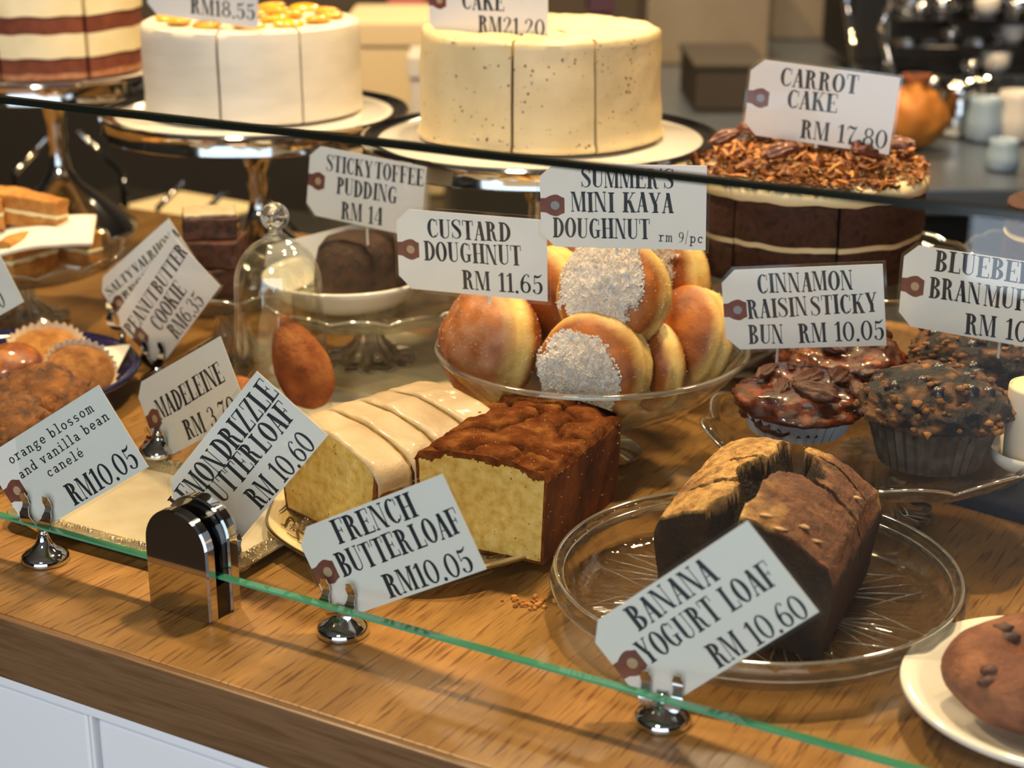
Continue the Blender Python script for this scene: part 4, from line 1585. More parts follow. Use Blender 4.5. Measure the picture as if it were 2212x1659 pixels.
CP0 = [(0, .001), (GR * .12, .001), (GR * .22, .001), (GR * .30, .0005), (GR * .34, .0), (GR * .38, .001), (GR * .46, .001), (GR * .55, .001), (GR * .64, .001), (GR * .72, .001), (GR * .80, .0015), (GR * .86, .003), (GR * .93, .008), (GR * .97, .014), (GR, .0205)]
CP = CP0 + [(GR * 1.005, .0225), (GR * .995, .0245), (GR * .965, .0240), (GR * .945, .0205), (GR * .90, .0125), (GR * .85, .0085), (GR * .78, .0070), (GR * .6, .0065), (GR * .42, .0065), (GR * .38, .0085), (GR * .35, .0068), (GR * .2, .0062), (0, .0062)]
lathe(mb, CP, 320, fn=cutg)
mb.build('dish', M['glass_cut'], t)
mb = MB()
lathe(mb, [(GR * .955, .0190), (GR * 1.004, .0180), (GR * 1.022, .0215), (GR * 1.018, .0262), (GR * 1.0, .0282), (GR * .975, .0272), (GR * .962, .0235), (GR * .955, .0190)], 240, fn=lambda a, r, z, i: V(((r + .0006 * math.cos(a * 30)) * math.cos(a), (r + .0006 * math.cos(a * 30)) * math.sin(a), z + .0004 * math.sin(a * 40))))
mb.build('rolled_rim', M['glass_thick'], t)
mb = MB()
lathe(mb, [(GR * .372, .0084), (GR * .386, .0098), (GR * .40, .0084)], 96)
for k in range(8):
    a = 2 * math.pi * k / 8 + .2
    for da, r0_, r1_ in ((0, .41, .86), (.13, .42, .80), (-.13, .42, .80), (.25, .43, .70), (-.25, .43, .70), (.36, .86, .55), (-.36, .86, .55)):
        p0_, p1_ = V((GR * r0_ * math.cos(a + da * .3), GR * r0_ * math.sin(a + da * .3), .0071)), V((GR * r1_ * math.cos(a + da), GR * r1_ * math.sin(a + da), .0074))
        tube(mb, [p0_, (p0_ + p1_) / 2 + V((0, 0, .0004)), p1_], [.0004, .0007, .0002], 5)
mb.build('cut_star', M['glass_highlight'], t)  # star cuts as pale rods, their bright highlights put into the colour
mb = MB()
for r_, z_, w_ in ((1.0, .0284, .0012), (.962, .0238, .0007), (1.02, .0190, .0008)):
    lathe(mb, [(GR * r_ - w_, z_), (GR * r_, z_ + w_), (GR * r_ + w_, z_), (GR * r_, z_ - w_), (GR * r_ - w_, z_)], 160)
mb.build('rim_highlights', M['glass_highlight'], t)  # thin whitish beads added as highlights on the rolled rim

lf = at(1402, 1290, .010)
yb = R(-24)
t = thing('banana_loaf', 'dark domed loaf cake split along the top with a tan sugary crust', 'loaf cake', (lf.x, lf.y, .0075), yb)
BW, BL_, BH = .118, .122, .052
TAN1, TAN2, BRN, DRK, MID = lin('#d9a556'), lin('#f2c67a'), lin('#663719'), lin('#1e1009'), lin('#8a5229')


def crack(x, y):
    c_ = -.02 + .16 * math.sin(y * 2.6 + .6) + .08 * math.sin(y * 7)
    w_ = .21 + .09 * math.sin(y * 4 + 1) + .05 * noise.noise(V((y * 4, x * 3, 1)))
    e = abs(x - c_) / w_
    s_ = max(0, 1 - e ** 2.2) if e < 1 else 0
    for (ya, sgn, off, ln) in ((-.48, -1, .0, .7), (.10, -1, .06, .55), (-.05, 1, .02, .9), (.45, 1, .1, .8)):
        q = (x - c_) * sgn
        if 0 < q < ln:
            yy = ya + off * math.sin(q * 5) + .22 * q * sgn
            d_ = abs(y - yy)
            s_ = max(s_, max(0, 1 - (d_ / (.045 * (1 - q / ln) + .012)) ** 2) * .85)
    return s_


def fb(x, y, z):
    tz = (z + 1) / 2
    wd = BW * (.86 + .14 * tz)
    X = BW / 2 + x * wd / 2
    Y = (y + 1) / 2 * BL_ - .30 * (X)      # the cut end runs askew
    dome = .030 * (1 - abs(x) ** 2.4) * (1 - .35 * abs(y) ** 3)
    p_ = V((X, Y, tz * (BH + dome * tz)))
    up_ = max(0, (tz - .75) / .25)
    if up_ > 0:
        s_ = crack(x, y)
        p_.z -= .026 * s_ * up_ * (1 + .3 * nz(p_, 90, 3, 2))
        rim_ = max(0, 1 - abs(s_ - .12) / .12) if s_ < .3 else 0
        p_.z += .0035 * rim_ * up_
        p_.z += up_ * (.0035 * nz(p_, 40, 7, 3) + .0022 * nz(p_, 130, 2, 3))
    if abs(x) > .9:
        k = (abs(x) - .9) / .1
        p_.x += math.copysign(1, x) * (.001 * nz(p_, 90, 4, 2) - .004 * k * up_ ** 2)
    if abs(y) > .98:
        p_.y += .0016 * nz(p_, 90, 9, 3)
    return p_


def cb_(x, y, z, p_):
    tz = (z + 1) / 2
    if z > .98 or (tz > .9 and abs(y) < .99):
        s_ = crack(x, y)
        if s_ > .14:
            return mixc(mixc(BRN, DRK, .75 + nz(p_, 120, 3, 2)), DRK, min(1, s_ * 1.3))
        left = 1.15 - 1.25 * max(0, min(1, (x + .10) / .6)) + 2.2 * nz(p_, 28, 6, 3) - .3 * (y < -.5) * (x > 0)
        return mixc(mixc(BRN, MID, .5 + nz(p_, 60, 1)), mixc(TAN1, TAN2, .5 + nz(p_, 90, 2)), max(0, min(1, left)))
    if abs(y) > .98:
        return mixc(lin('#3c2612'), lin('#20130b'), .5 + nz(p_, 70, 8, 3) * 1.6)
    return mixc(lin('#4b2716'), lin('#2a150d'), .5 + nz(p_, 50, 8, 3) - .2 * tz)


mb = cubegrid((90, 90, 26), fb, None, cb_)
mb.build('loaf', M['pastry_sugar'], t, sharp=70)
mb = MB()
rng = random.Random(21)


def posb():
    x, y = rng.uniform(-.95, .95), rng.uniform(-.98, .98)
    return fb(x, y, 1), V((0, 0, 1))


bits(mb, posb, 700, .0007, rng, .9, colf=lambda: lin('#e6b96e'))
stuff(mb.build('sugar_crystals', M['coco_shred'], t, smooth=False))
mb = MB()
for k in range(6):
    x, y = rng.uniform(.2, .98), rng.choice((-.9, -.8, .35, -.97))
    p_ = fb(x, y, 1)
    blob(mb, 2, lambda q: p_ + V((q.x * .0042, q.y * .0016, q.z * .0008)) * (1 + .9 * noise.noise(q * 1.6 + p_ * 200)), colf=lambda a_, b_: lin('#d9b184'))
mb.build('pale_flakes', M['pastry'], t)

# ------------------------------------------------------------------ buns and muffins on the scalloped stand
sp = at(1875, 1110, 0)
ZS = .052
glass_stand('scalloped pressed glass stand carrying the buns and muffins', sp, .110, ZS, .040, 12, .008, .008, .008)


def muffin(label, u, v, z, r=.040, seed=0, h=.034, case='paper_case_dark', kind='blueberry'):
    c0 = at(u, v, z)
    t = thing('blueberry_muffin' if kind == 'blueberry' else 'pecan_bun', label, 'muffin' if kind == 'blueberry' else 'bun', (c0.x, c0.y, z), seed,
              group='blueberry muffins' if kind == 'blueberry' else 'pecan buns')
    paper_case(t, r * .72, r * .94, h, 34, case)

    def f(q):
        a = math.atan2(q.y, q.x)
        lump = .15 * nz(q, 2.6, seed, 3) + .09 * nz(q, 9, seed + 2, 3)
        if kind != 'blueberry':
            lump = .16 * nz(q, 2.4, seed, 3) + .07 * math.sin(a * 2 + q.z * 6 + math.hypot(q.x, q.y) * 13) + .06 * nz(q, 9, seed + 4, 2)
        rr = r * (1.06 if q.z > -.1 else .9) * (1 + lump)
        return V((q.x * rr, q.y * rr, h - .002 + (q.z * r * (.60 if kind == 'blueberry' else .46) if q.z > 0 else q.z * .022) * (1 + lump * 1.5)))

    def cf(q, p_):
        n1 = nz(q, 4.2, seed + 5, 3)
        n2 = nz(q, 11, seed + 1, 2)
        if kind == 'blueberry':
            cc = mixc(lin('#8f6238'), lin('#4e2f1b'), .5 + n2 * 1.8)
            if n1 > -.10:
                cc = mixc(cc, lin('#0f0d14'), min(1, (n1 + .10) * 10))
            return cc
        cc = mixc(lin('#a8581c'), lin('#4a1e0b'), .55 + n1 * 1.8)
        return mixc(cc, lin('#2a130a'), max(0, n2 * 2.2))
    mb = MB()
    blob(mb, 5, f, colf=cf)
    mb.build('crown', M['pastry'] if kind == 'blueberry' else M['caramel'], t)
    rng = random.Random(int(seed * 10) + 2)
    if kind == 'blueberry':
        for k in range(14):
            q = V((rng.gauss(0, .7), rng.gauss(0, .7), rng.uniform(.3, 1))).normalized()
            mb = MB()
            blob(mb, 2, lambda s_: s_ * .0062 * (1 + .15 * noise.noise(s_ * 2 + q * 5)))
            o = mb.build('blueberry', M['berry'], t)
            o.location = f(q) - q * .0040
        mb = MB()
        for k in range(190):
            q = V((rng.gauss(0, .8), rng.gauss(0, .8), rng.uniform(.0, 1))).normalized()
            p_ = f(q)
            s0 = rng.uniform(.0010, .0036)
            if nz(q, 4.2, seed + 5, 3) > .05 and rng.random() < .8:
                continue
            cc = mixc(lin('#b07a42'), lin('#5a3820'), rng.random())
            blob(mb, 1, lambda s_: p_ + V((s_.x * 1.3, s_.y, s_.z * .6)) * s0 * (1 + .9 * noise.noise(s_ * 1.7 + p_ * 300)), colf=lambda a_, b_: cc)
        stuff(mb.build('crumble', M['pastry'], t))
    return t, f


M['berry'] = mat('berry', ['#15141f', '#221d2c', '#0d0c12'], 0.35, nscale=200, coat=.2)
ZP = ZS + .0005
muffin('front blueberry muffin with a dark crumbly crown in a pleated case', 2008, 990, ZP, .0455, 1.3, .036)
muffin('rear blueberry muffin under its price tag at the right', 2105, 875, ZP, .0450, 2.9, .034)
t1, f1 = muffin('front sticky bun with glossy caramel and pecans in a white paper case', 1722, 925, ZP, .0440, 4.1, .022, 'paper_case', 'bun')
t2, f2 = muffin('rear sticky bun, darker, behind the front pecan bun', 1822, 850, ZP, .0430, 5.3, .026, 'paper_case', 'bun')
for tt, ff, sd_, lst in ((t1, f1, 4.1, [(.10, -.66, 2.0, 1.2), (.12, -.16, 2.6, 1.2), (.55, -.05, 2.2, 1.15), (.78, -.40, .3, 1.1), (-.45, .05, 1.9, .9), (.05, .45, .9, 1.1), (-.35, -.45, 1.2, .8)]), (t2, f2, 5.3, [(-.3, -.4, .3, 1.0), (.4, -.2, 1.3, 1.1), (.55, .3, 2.2, 1.0), (-.5, .2, .9, .95), (.1, .5, 1.6, 1.0)])):
    for k, (x_, y_, rz, s_) in enumerate(lst):
        # list is in camera terms: x right, y away
        q = V((x_, y_, 0))
        q.rotate(Matrix.Rotation(-sd_, 3, 'Z'))
        zz = math.sqrt(max(.05, 1 - min(.95, q.length_squared)))
        n_ = V((q.x, q.y, zz)).normalized()
        p_ = ff(n_)
        e = aligned(n_ * .6 + V((0, 0, .6)))
        mm = e.to_matrix() @ Matrix.Rotation(rz - sd_, 3, 'Z')
        pecan(tt, p_ + n_ * .0012, mm.to_euler(), 'pecan_dark', s_, k % 3)

# ------------------------------------------------------------------ white dish with fruit bread, lower right
pc = at(2290, 1530, .012)
t = thing('white_dish', 'plain white porcelain dish cut off at the lower right', 'dish', (pc.x, pc.y, 0), group='plates')
mb = MB()
lathe(mb, shell([(0, 0), (.040, 0), (.046, .002), (.060, .010), (.072, .0175), (.082, .0215)], .0032), 96)
mb.build('dish', M['porcelain'], t)
c0 = at(2268, 1508, .020)
t = thing('fruit_bread', 'round brown fruit bread in the white dish at the lower right', 'bread', (c0.x, c0.y, .010), .3)


def ff(q):
    rr = .056 * (1 + .07 * nz(q, 1.6, 3, 2))
    hole = math.exp(-((q.x + .2) ** 2 + (q.y - .1) ** 2) / .08) * max(0, q.z)
    return V((q.x * rr, q.y * rr * .9, .024 + q.z * .024 * (1 + .1 * nz(q, 3, 4)) - hole * .016)) + q * .0006 * nz(q, 12, 1)


def cff(q, p_):
    c1 = mixc(lin('#a46a45'), lin('#7a452c'), .5 + nz(q, 2.4, 3, 3) * 1.5)
    if q.x > .05 + .2 * noise.noise(q * 3):
        c1 = mixc(lin('#8a5526'), lin('#2d170c'), .5 + nz(q, 4, 5, 3) * 2.2)
    return c1


mb = MB()
blob(mb, 5, ff, colf=cff)
mb.build('bread', M['pastry'], t)
mb = MB()
rng = random.Random(31)
for k in range(14):
    q = V((rng.gauss(0, .7), rng.gauss(0, .7), rng.uniform(.3, 1))).normalized()
    p_ = ff(q)
    blob(mb, 2, lambda s_: p_ - q * .002 + V((s_.x * .006, s_.y * .0045, s_.z * .0032)) * (1 + .3 * noise.noise(s_ * 2 + q * 9)))
mb.build('raisins', M['pecan_dark'], t)

# white paper wrapped cake at the right edge
c0 = at(2235, 1005, ZP)
t = thing('wrapped_cupcake', 'pale cupcake in a white paper collar at the right edge', 'cupcake', (c0.x, c0.y, ZP), 0)
mb = MB()
lathe(mb, [(0, .0005), (.019, .0005), (.0205, .002), (.021, .052), (.0205, .054), (.0198, .054), (.0198, .003), (0, .003)], 60)
mb.build('paper_collar', M['paper_case_cream'], t)
mb = MB()
blob(mb, 4, lambda q: V((q.x * .0195, q.y * .0195, .052 + q.z * .007 * (1 + .2 * noise.noise(q * 4)))))
mb.build('cream_top', M['creamcheese'], t)
mb = MB()
lathe(mb, [(0, -.0002), (.024, -.0002), (.0275, .004), (.029, .012), (.0286, .012), (.027, .0045), (.0235, .0004), (0, .0004)], 72)
mb.build('paper_cup', M['porcelain'], t)

# dark chocolate cake peeking in at the right edge, on its own stand
c0 = at(2330, 560, .095)
glass_stand('glass stand of the cake cut off at the right edge', (c0.x, c0.y, 0), .09, .093, .05, 20, .002, .002, .006)
t = thing('chocolate_cake', 'dark chocolate cake just showing at the right edge', 'cake', (c0.x, c0.y, .094), 0)
cake_piece(t, 'slice', 0, 2 * math.pi - .001, [(0, 0, 0), (.022, 0, 0), (.022, 1, -.0005), (.026, 1, -.0005), (.026, 0, 0), (.048, 0, 0)], [M['choc_sponge'], M['creamcheese']], .062, wob=.001)
t.rotation_euler = (0, 0, R(60))
# folded dark blue cloth on the counter behind the stand
c0 = at(2230, 1078, 0)
mb = MB()
cubegrid((20, 14, 3), lambda x, y, z: V((x * .075, y * .045 * (1 + .1 * x), .009 * (z + 1) * (1 - .5 * max(abs(x), abs(y)) ** 6) + .0015 * nz((x, y, 0), 2, 3))), mb=mb)
tag(mb.build('folded_cloth', M['blue_cloth'], None, loc=(c0.x, c0.y, 0), rot=(0, 0, R(-38))), 'dark navy folded cloth on the counter at the right edge', 'cloth')

# ------------------------------------------------------------------ silver tray at the front left
cx_ = AB(-.708, .775, 0)
t = thing('silver_tray', 'low silver tray with an embossed floral rim and a pale bed coloured as a bright reflection', 'tray', cx_, YAW)
TW, TD = .098, .0660


def rrect(hx, hy, r, n=8):
    o_ = []
    for cx2, cy2, a0 in ((hx - r, hy - r, 0), (-hx + r, hy - r, 90), (-hx + r, -hy + r, 180), (hx - r, -hy + r, 270)):
        for k in range(n + 1):
            a = R(a0 + 90 * k / n)
            o_.append((cx2 + r * math.cos(a), cy2 + r * math.sin(a)))
    return o_


def ringset(name, rings, mt, parent, smooth=True):
    mb = MB()
    vs, fs = [], []
    n = len(rings[0][0])
    for poly_, z in rings:
        vs += [V((x, y, z)) for x, y in poly_]
    for i in range(len(rings) - 1):
        for k in range(n):
            fs.append((i * n + k, i * n + (k + 1) % n, (i + 1) * n + (k + 1) % n, (i + 1) * n + k))
    fs.append(tuple(range(n))[::-1])
    fs.append(tuple(range((len(rings) - 1) * n, len(rings) * n)))
    mb.add(vs, fs)
    return mb.build(name, mt, parent, smooth=smooth, sharp=40)


ringset('bed', [(rrect(TW - .022, TD - .022, .012), .003), (rrect(TW - .016, TD - .016, .014), .004), (rrect(TW - .015, TD - .015, .014), .0062), (rrect(TW - .019, TD - .019, .012), .0064)], M['silver_bed_reflection'], t)
mb = MB()
rings = [(rrect(TW - .002, TD - .002, .018, 12), .006), (rrect(TW, TD, .019, 12), .0085), (rrect(TW - .002, TD - .002, .018, 12), .0108), (rrect(TW - .006, TD - .006, .016, 12), .0116), (rrect(TW - .012, TD - .012, .013, 12), .0105), (rrect(TW - .0155, TD - .0155, .012, 12), .0068), (rrect(TW - .0165, TD - .0165, .012, 12), .0050)]
vs, fs = [], []
n = len(rings[0][0])
for poly_, z in rings:
    vs += [V((x, y, z)) for x, y in poly_]
for i in range(len(rings)):
    j = (i + 1) % len(rings)
    for k in range(n):
        fs.append((i * n + k, i * n + (k + 1) % n, j * n + (k + 1) % n, j * n + k))
mb.add(vs, fs)
mb.build('embossed_rim', M['silver_emboss'], t)
mb = MB()
rng = random.Random(4)
P_ = rrect(TW - .0075, TD - .0075, .016, 14)
for i in range(len(P_)):
    (xa, ya), (xb, yb_) = P_[i], P_[(i + 1) % len(P_)]
    m_ = max(1, int(math.hypot(xb - xa, yb_ - ya) / .0035))
    for k in range(m_):
        x_, y_ = xa + (xb - xa) * k / m_, ya + (yb_ - ya) * k / m_
        q0 = V((x_ + rng.uniform(-.002, .002), y_ + rng.uniform(-.002, .002), .0113))
        s0 = rng.uniform(.0009, .0018)
        blob(mb, 1, lambda q: q0 + q * s0)
stuff(mb.build('repousse_beads', M['silver'], t))
mb = MB()
for sx in (-1, 1):
    for sy in (-1, 1):
        lathe(mb, [(0, 0), (.006, 0), (.007, .002), (.005, .0035), (0, .004)], 16, M=Matrix.Translation((sx * (TW - .03), sy * (TD - .03), 0)))
mb.build('feet', M['silver'], t)

# ------------------------------------------------------------------ glass dome with madeleines
c0 = at(613, 880, .006)
dm = V((c0.x, c0.y, 0))
t = thing('madeleine_plate', 'small square white plate under the glass dome of madeleines', 'plate', dm + B * .01 + A * .012, YAW, group='plates')
ringset('dish', [(rrect(.034, .034, .004), .0), (rrect(.044, .044, .004), .0015), (rrect(.060, .060, .004), .0072), (rrect(.061, .061, .004), .0082), (rrect(.058, .058, .004), .0084), (rrect(.046, .046, .004), .0050)], M['porcelain'], t)
t = thing('glass_dome', 'tall clear glass dome with a round knob over the madeleines', 'glass dome', (dm.x, dm.y, .0098), 0)
mb = MB()
pr = []
for i in range(15):
    a = i / 14 * R(90)
    pr.append((max(0.0, .0335 * math.sin(a)), .096 + .034 * math.cos(a) * 1.12))
pr += [(.0343, .080), (.0352, .060), (.0364, .038), (.0378, .016), (.0388, .003), (.0395, .0)]
inn = [(max(0, r - .0020), z - (.0016 if i < 6 else 0)) for i, (r, z) in enumerate(pr)]
lathe(mb, [(r, z) for r, z in pr] + inn[::-1], 96)
mb.build('bell', M['glass_thin'], t)
mb = MB()
lathe(mb, [(0, .1325), (.010, .1328), (.0085, .1350), (.0052, .1372), (.0050, .1392)] + [(.0108 * math.sin(R(a)), .1497 - .0108 * math.cos(R(a))) for a in range(30, 180, 10)] + [(0, .1605)], 48)
mb.build('knob', M['glass_thick'], t)


def madeleine(label, u, v, d, rot, s=1.0, seed=0):
    c_ = pt(u, v, d)
    t = thing('madeleine', label, 'cake', c_, rot=rot, group='madeleines under the glass dome')
    mb = MB()

    def f(q):
        w_ = .0185 * (1 - .30 * q.y - .10 * q.y ** 2)
        rib = 1 + .05 * math.cos(q.x * 16) * (q.z < -.1)
        hump = .0045 * math.exp(-((q.x) ** 2 + (q.y + .15) ** 2) / .18) * (q.z > 0)
        return V((q.x * w_, q.y * .034, q.z * (.0105 if q.z > 0 else .0125) * rib + hump)) * s + q * .0015 * nz(q, 4, seed)
    blob(mb, 4, f)
    mb.build('sponge', M['madeleine'], t)


madeleine('upright madeleine leaning against the right side of the glass dome', 648, 782, 1.262, (R(72), R(-20), R(12)), 1.12, 1)
madeleine('madeleine lying low at the left of the glass dome', 560, 862, 1.255, (R(20), R(25), R(58)), .92, 2)

# ------------------------------------------------------------------ cream board under the stands
c0 = at(885, 800, 0)
mb = MB()
box(mb, -.075, -.085, 0, .075, .062, .0085, bev=.003)
tag(mb.build('cream_board', M['cream_board'], None, smooth=False, loc=(c0.x, c0.y, 0), rot=(0, 0, R(-38))), 'pale cream brushed board lying between the glass dome and the doughnut bowl', 'board')

# ------------------------------------------------------------------ sticky toffee pudding
c0 = at(800, 800, 0)
sp = V((c0.x, c0.y, .0085))
glass_stand('pressed glass stand with a fluted foot under the pudding bowl', sp, .088, .050, .036, 12, .004, .005, .008)
bw = V((sp.x - .018, sp.y, .0085 + .050 - .0005))
t = thing('white_bowl', 'shallow white bowl holding the dark toffee pudding', 'bowl', bw, 0)
mb = MB()
lathe(mb, shell([(0, 0), (.034, 0), (.038, .002), (.050, .006), (.060, .014), (.0665, .0225), (.0705, .0265)], .003), 96)
mb.build('bowl', M['porcelain'], t)
t = thing('toffee_pudding', 'dark brown domed toffee pudding in the white bowl', 'pudding', (bw.x + .012, bw.y, bw.z + .0035), 0)
mb = MB()


def pudf(a, r, z, i):
    e = nz((math.cos(a) * r, math.sin(a) * r, z), 50, 2, 3)
    return V(((r + .0012 * e * (r > 0)) * math.cos(a), (r + .0012 * e * (r > 0)) * math.sin(a), z + .001 * e))


lathe(mb, [(0, 0), (.036, 0), (.0385, .004), (.0385, .020), (.0375, .034), (.034, .046), (.028, .0535), (.020, .0565), (.010, .057), (0, .057)], 90, fn=pudf)
mb.build('sponge', M['pudding'], t)
# folded white paper behind the pudding
mb = MB()
vs = [(-.075, .048, .006), (.02, .062, .006), (.02, .064, .044), (-.072, .050, .024)]
mb.add([V(q) for q in vs] + [V(q) + V((0, .0006, 0)) for q in vs], [(0, 1, 2, 3), (7, 6, 5, 4), (0, 4, 5, 1), (1, 5, 6, 2), (2, 6, 7, 3), (3, 7, 4, 0)])
o = mb.build('paper_sheet', M['paper'], None, smooth=False, loc=(bw.x, bw.y, bw.z + .014))
tag(o, 'sheet of white paper standing behind the toffee pudding', 'paper')

# ------------------------------------------------------------------ brownies on a glass stand
c0 = at(500, 772, 0)
sb = V((c0.x, c0.y, 0))
glass_stand('pressed glass stand under the brownies, left of the glass dome', sb, .080, .062, .034, 12, .005, .006, .009)
rng = random.Random(17)
for k, (dx, dy, dz, sx, sy, sz, rz, lab, wt_) in enumerate([
    (-.012, -.010, 0, .052, .050, .024, .3, 'lower brownie slab on the glass stand left of the dome', 0),
    (-.010, -.006, .0245, .050, .046, .022, -.1, 'middle brownie slab of the blurred stack', 0),
        (-.012, .0, .0472, .044, .040, .018, .2, 'top brownie of the stack with a white crust', 1)]):
    t = thing('brownie', lab, 'brownie', (sb.x + dx, sb.y + dy, .0625 + dz), rz, group='brownies')
    def fbr(x, y, z, k=k, sx=sx, sy=sy, sz=sz):
        p_ = V((x * sx / 2, y * sy / 2, (z + 1) / 2 * sz))
        e = nz(p_, 70, k * 3, 3)
        s_ = 1 + .0 * e
        p_ += V((x, y, 0)) * .0028 * e
        p_.z += .0016 * nz(p_, 90, k, 2) * (z > .9)
        return p_
    mb = cubegrid((22, 22, 10), fbr)
    mb.build('slab', M['brownie'], t)
    if wt_:
        mb = MB()
        cubegrid((18, 16, 2), lambda x, y, z: V((x * .0215 * (1 + .08 * noise.noise(V((y * 3, x, 0)))), y * .0175, .0186 + .0028 * (z + 1) / 2 + .0012 * noise.noise(V((x * 3, y * 3, 0))))), mb=mb)
        mb.build('white_crust', M['icing'], t)

# ------------------------------------------------------------------ blue rimmed plate with small pastries, left
pc = at(8, 815, .018)
t = thing('blue_rimmed_plate', 'white plate with a thick cobalt blue rim at the left edge', 'plate', (pc.x, pc.y, 0), group='plates')
mb = MB()
lathe(mb, shell([(0, 0), (.060, 0), (.066, .002), (.082, .007), (.094, .0125)], .0035), 96)
mb.build('dish', M['porcelain'], t)
mb = MB()
lathe(mb, shell([(.0875, .0085), (.098, .0150), (.106, .0205), (.1085, .0235)], .0042)[:4] + [(.1065, .0265), (.099, .0225), (.0895, .0160), (.0865, .0115), (.0875, .0085)], 96)
mb.build('cobalt_rim', M['cobalt'], t)
PZ = .008


def cookie(label, u, v, z, r, thk, axis, seed, cols, case=None, name='cookie', flat=.8, mt='pastry', el_=1.0, rough=0.0):
    c_ = at(u, v, z)
    t = thing(name, label, 'cookie' if name == 'cookie' else 'pastry', c_, rot=aligned(axis), group='small pastries on the blue rimmed plate')
    mb = MB()

    def f(q):
        return V((q.x * r * el_, q.y * r, math.copysign(abs(q.z) ** flat, q.z) * thk)) * (1 + .07 * nz(q, 2.4, seed, 3)) + q * (.0009 + rough) * nz(q, 9 - 300 * rough, seed + 3, 3)
    blob(mb, 4, f, colf=lambda q, p_: mixc(lin(cols[0]), lin(cols[1]), .5 + 1.7 * nz(q, 4, seed + 6, 3)))
    mb.build('crumb', M[mt], t)
    if case:
        paper_case(t, r * .74, r * 1.12, thk * 1.9, 30, case, -thk * 1.15, .0011)
    return t


cookie('oval sandwich cookie in a white pleated case at the plate right side', 172, 806, .028, .0255, .0085, (.35, -.55, .75), 1, ('#c58a4a', '#9c6430'), 'paper_case_cream', el_=1.2)
cookie('round golden cookie in a pleated case at the back of the plate', 100, 760, .026, .029, .0080, (.1, -.35, .93), 2, ('#d59a50', '#b67a38'), 'paper_case_cream')
cookie('glossy orange cake at the left edge of the plate', 22, 790, .032, .026, .016, (0, -.2, 1), 3, ('#b86a1c', '#e09a38'), None, 'small_cake', 1.0, 'caramel')
cookie('rough oat cookie with raisins lying at the front of the plate', 85, 868, .034, .036, .0125, (.05, -.45, .9), 4, ('#a8692c', '#4e2b12'), rough=.011)
cookie('second oat cookie cut by the left edge, behind the orange blossom tag', 8, 925, .034, .032, .0125, (.0, -.45, .9), 5, ('#a06428', '#48270f'), rough=.011)
mb = MB()
c_ = at(225, 800, .016)
vs = [V((-.028, -.022, 0)), V((.016, -.020, .004)), V((.017, .022, .016)), V((-.022, .028, .008))]
mb.add(vs + [q + V((0, 0, .0005)) for q in vs], [(3, 2, 1, 0), (4, 5, 6, 7), (0, 1, 5, 4), (1, 2, 6, 5), (2, 3, 7, 6), (3, 0, 4, 7)])
tag(mb.build('paper_liner', M['paper'], None, smooth=False, loc=c_, rot=(0, 0, R(-5))), 'square of greaseproof paper on the right of the blue rimmed plate', 'paper')

# ------------------------------------------------------------------ glass stand with sandwich cake wedges, far left
c0 = at(52, 695, 0)
sl = V((c0.x, c0.y, 0))
glass_stand('pressed glass stand with cake wedges at the far left', sl, .094, .056, .040, 14, .006, .007, .009)
rng = random.Random(23)


def wedge(label, u, v, z, rz, L_=.055, wd=.034, h=.030, tilt=(0, 0)):
    c_ = at(u, v, z)
    t = thing('cake_wedge', label, 'cake', c_, rot=(tilt[0], tilt[1], rz), group='golden cake wedges')
    def fw(x, y, z, o=0.0, hh=h * .46):
        p_ = V((x * wd / 2 * (.72 + .28 * y), y * L_ / 2, o + (z + 1) / 2 * hh))
        return p_ + V((x, y, z)) * .0014 * nz(p_, 90, u, 2)
    mb = cubegrid((12, 16, 6), lambda x, y, z: fw(x, y, z, 0, h * .44))
    mb.build('lower_layer', M['sponge_gold'], t)
    mb = cubegrid((12, 16, 2), lambda x, y, z: fw(x * 1.04, y * 1.01, z, h * .44, h * .12))
    mb.build('cream_filling', M['creamcheese'], t)
    mb = cubegrid((12, 16, 6), lambda x, y, z: fw(x, y, z, h * .56, h * .44 + .003 * (1 - x * x)))
    mb.build('upper_layer', M['sponge_gold'], t)


wedge('golden cake wedge with cream showing, right side of the far left stand', 170, 566, .0615, R(50))
wedge('golden cake wedge standing on the front of the far left stand', 55, 592, .0615, R(-20), h=.034)
wedge('golden cake wedge resting on the folded napkin at the far left', 70, 485, .098, R(70), .062, .040, .026, (R(6), R(4)))
wedge('golden cake wedge at the very left edge above the napkin', -15, 482, .098, R(20), .055, .036, .026)
c_ = at(50, 520, .091)
mb = MB()
cubegrid((24, 12, 1), lambda x, y, z: V((x * .062, y * .036, .006 * math.sin(x * 2.4 + .6) + .004 * y + .0035 * (z + 1) / 2 + .010 * max(0, abs(x) - .5))), mb=mb)
tag(mb.build('paper_napkin', M['paper'], None, loc=(c_.x, c_.y, .0905), rot=(0, 0, R(10))), 'folded white napkin between the cake wedges at the far left', 'napkin')

# ------------------------------------------------------------------ crumbs on the worktop
mb = MB()
rng = random.Random(41)
c_ = at(1148, 1305, 0)
for k in range(34):
    s0 = rng.uniform(.0005, .0021)
    q0 = V((rng.gauss(0, .007), rng.gauss(0, .005), s0 * .6))
    blob(mb, 1, lambda q: q0 + q * s0 * (1 + .4 * noise.noise(q * 2 + q0 * 300)))
o = mb.build('crumbs', M['sponge_gold'], None, smooth=False, loc=(c_.x, c_.y, 0))
stuff(tag(o, 'scattered cake crumbs on the oak between the two glass plates', 'crumbs'))

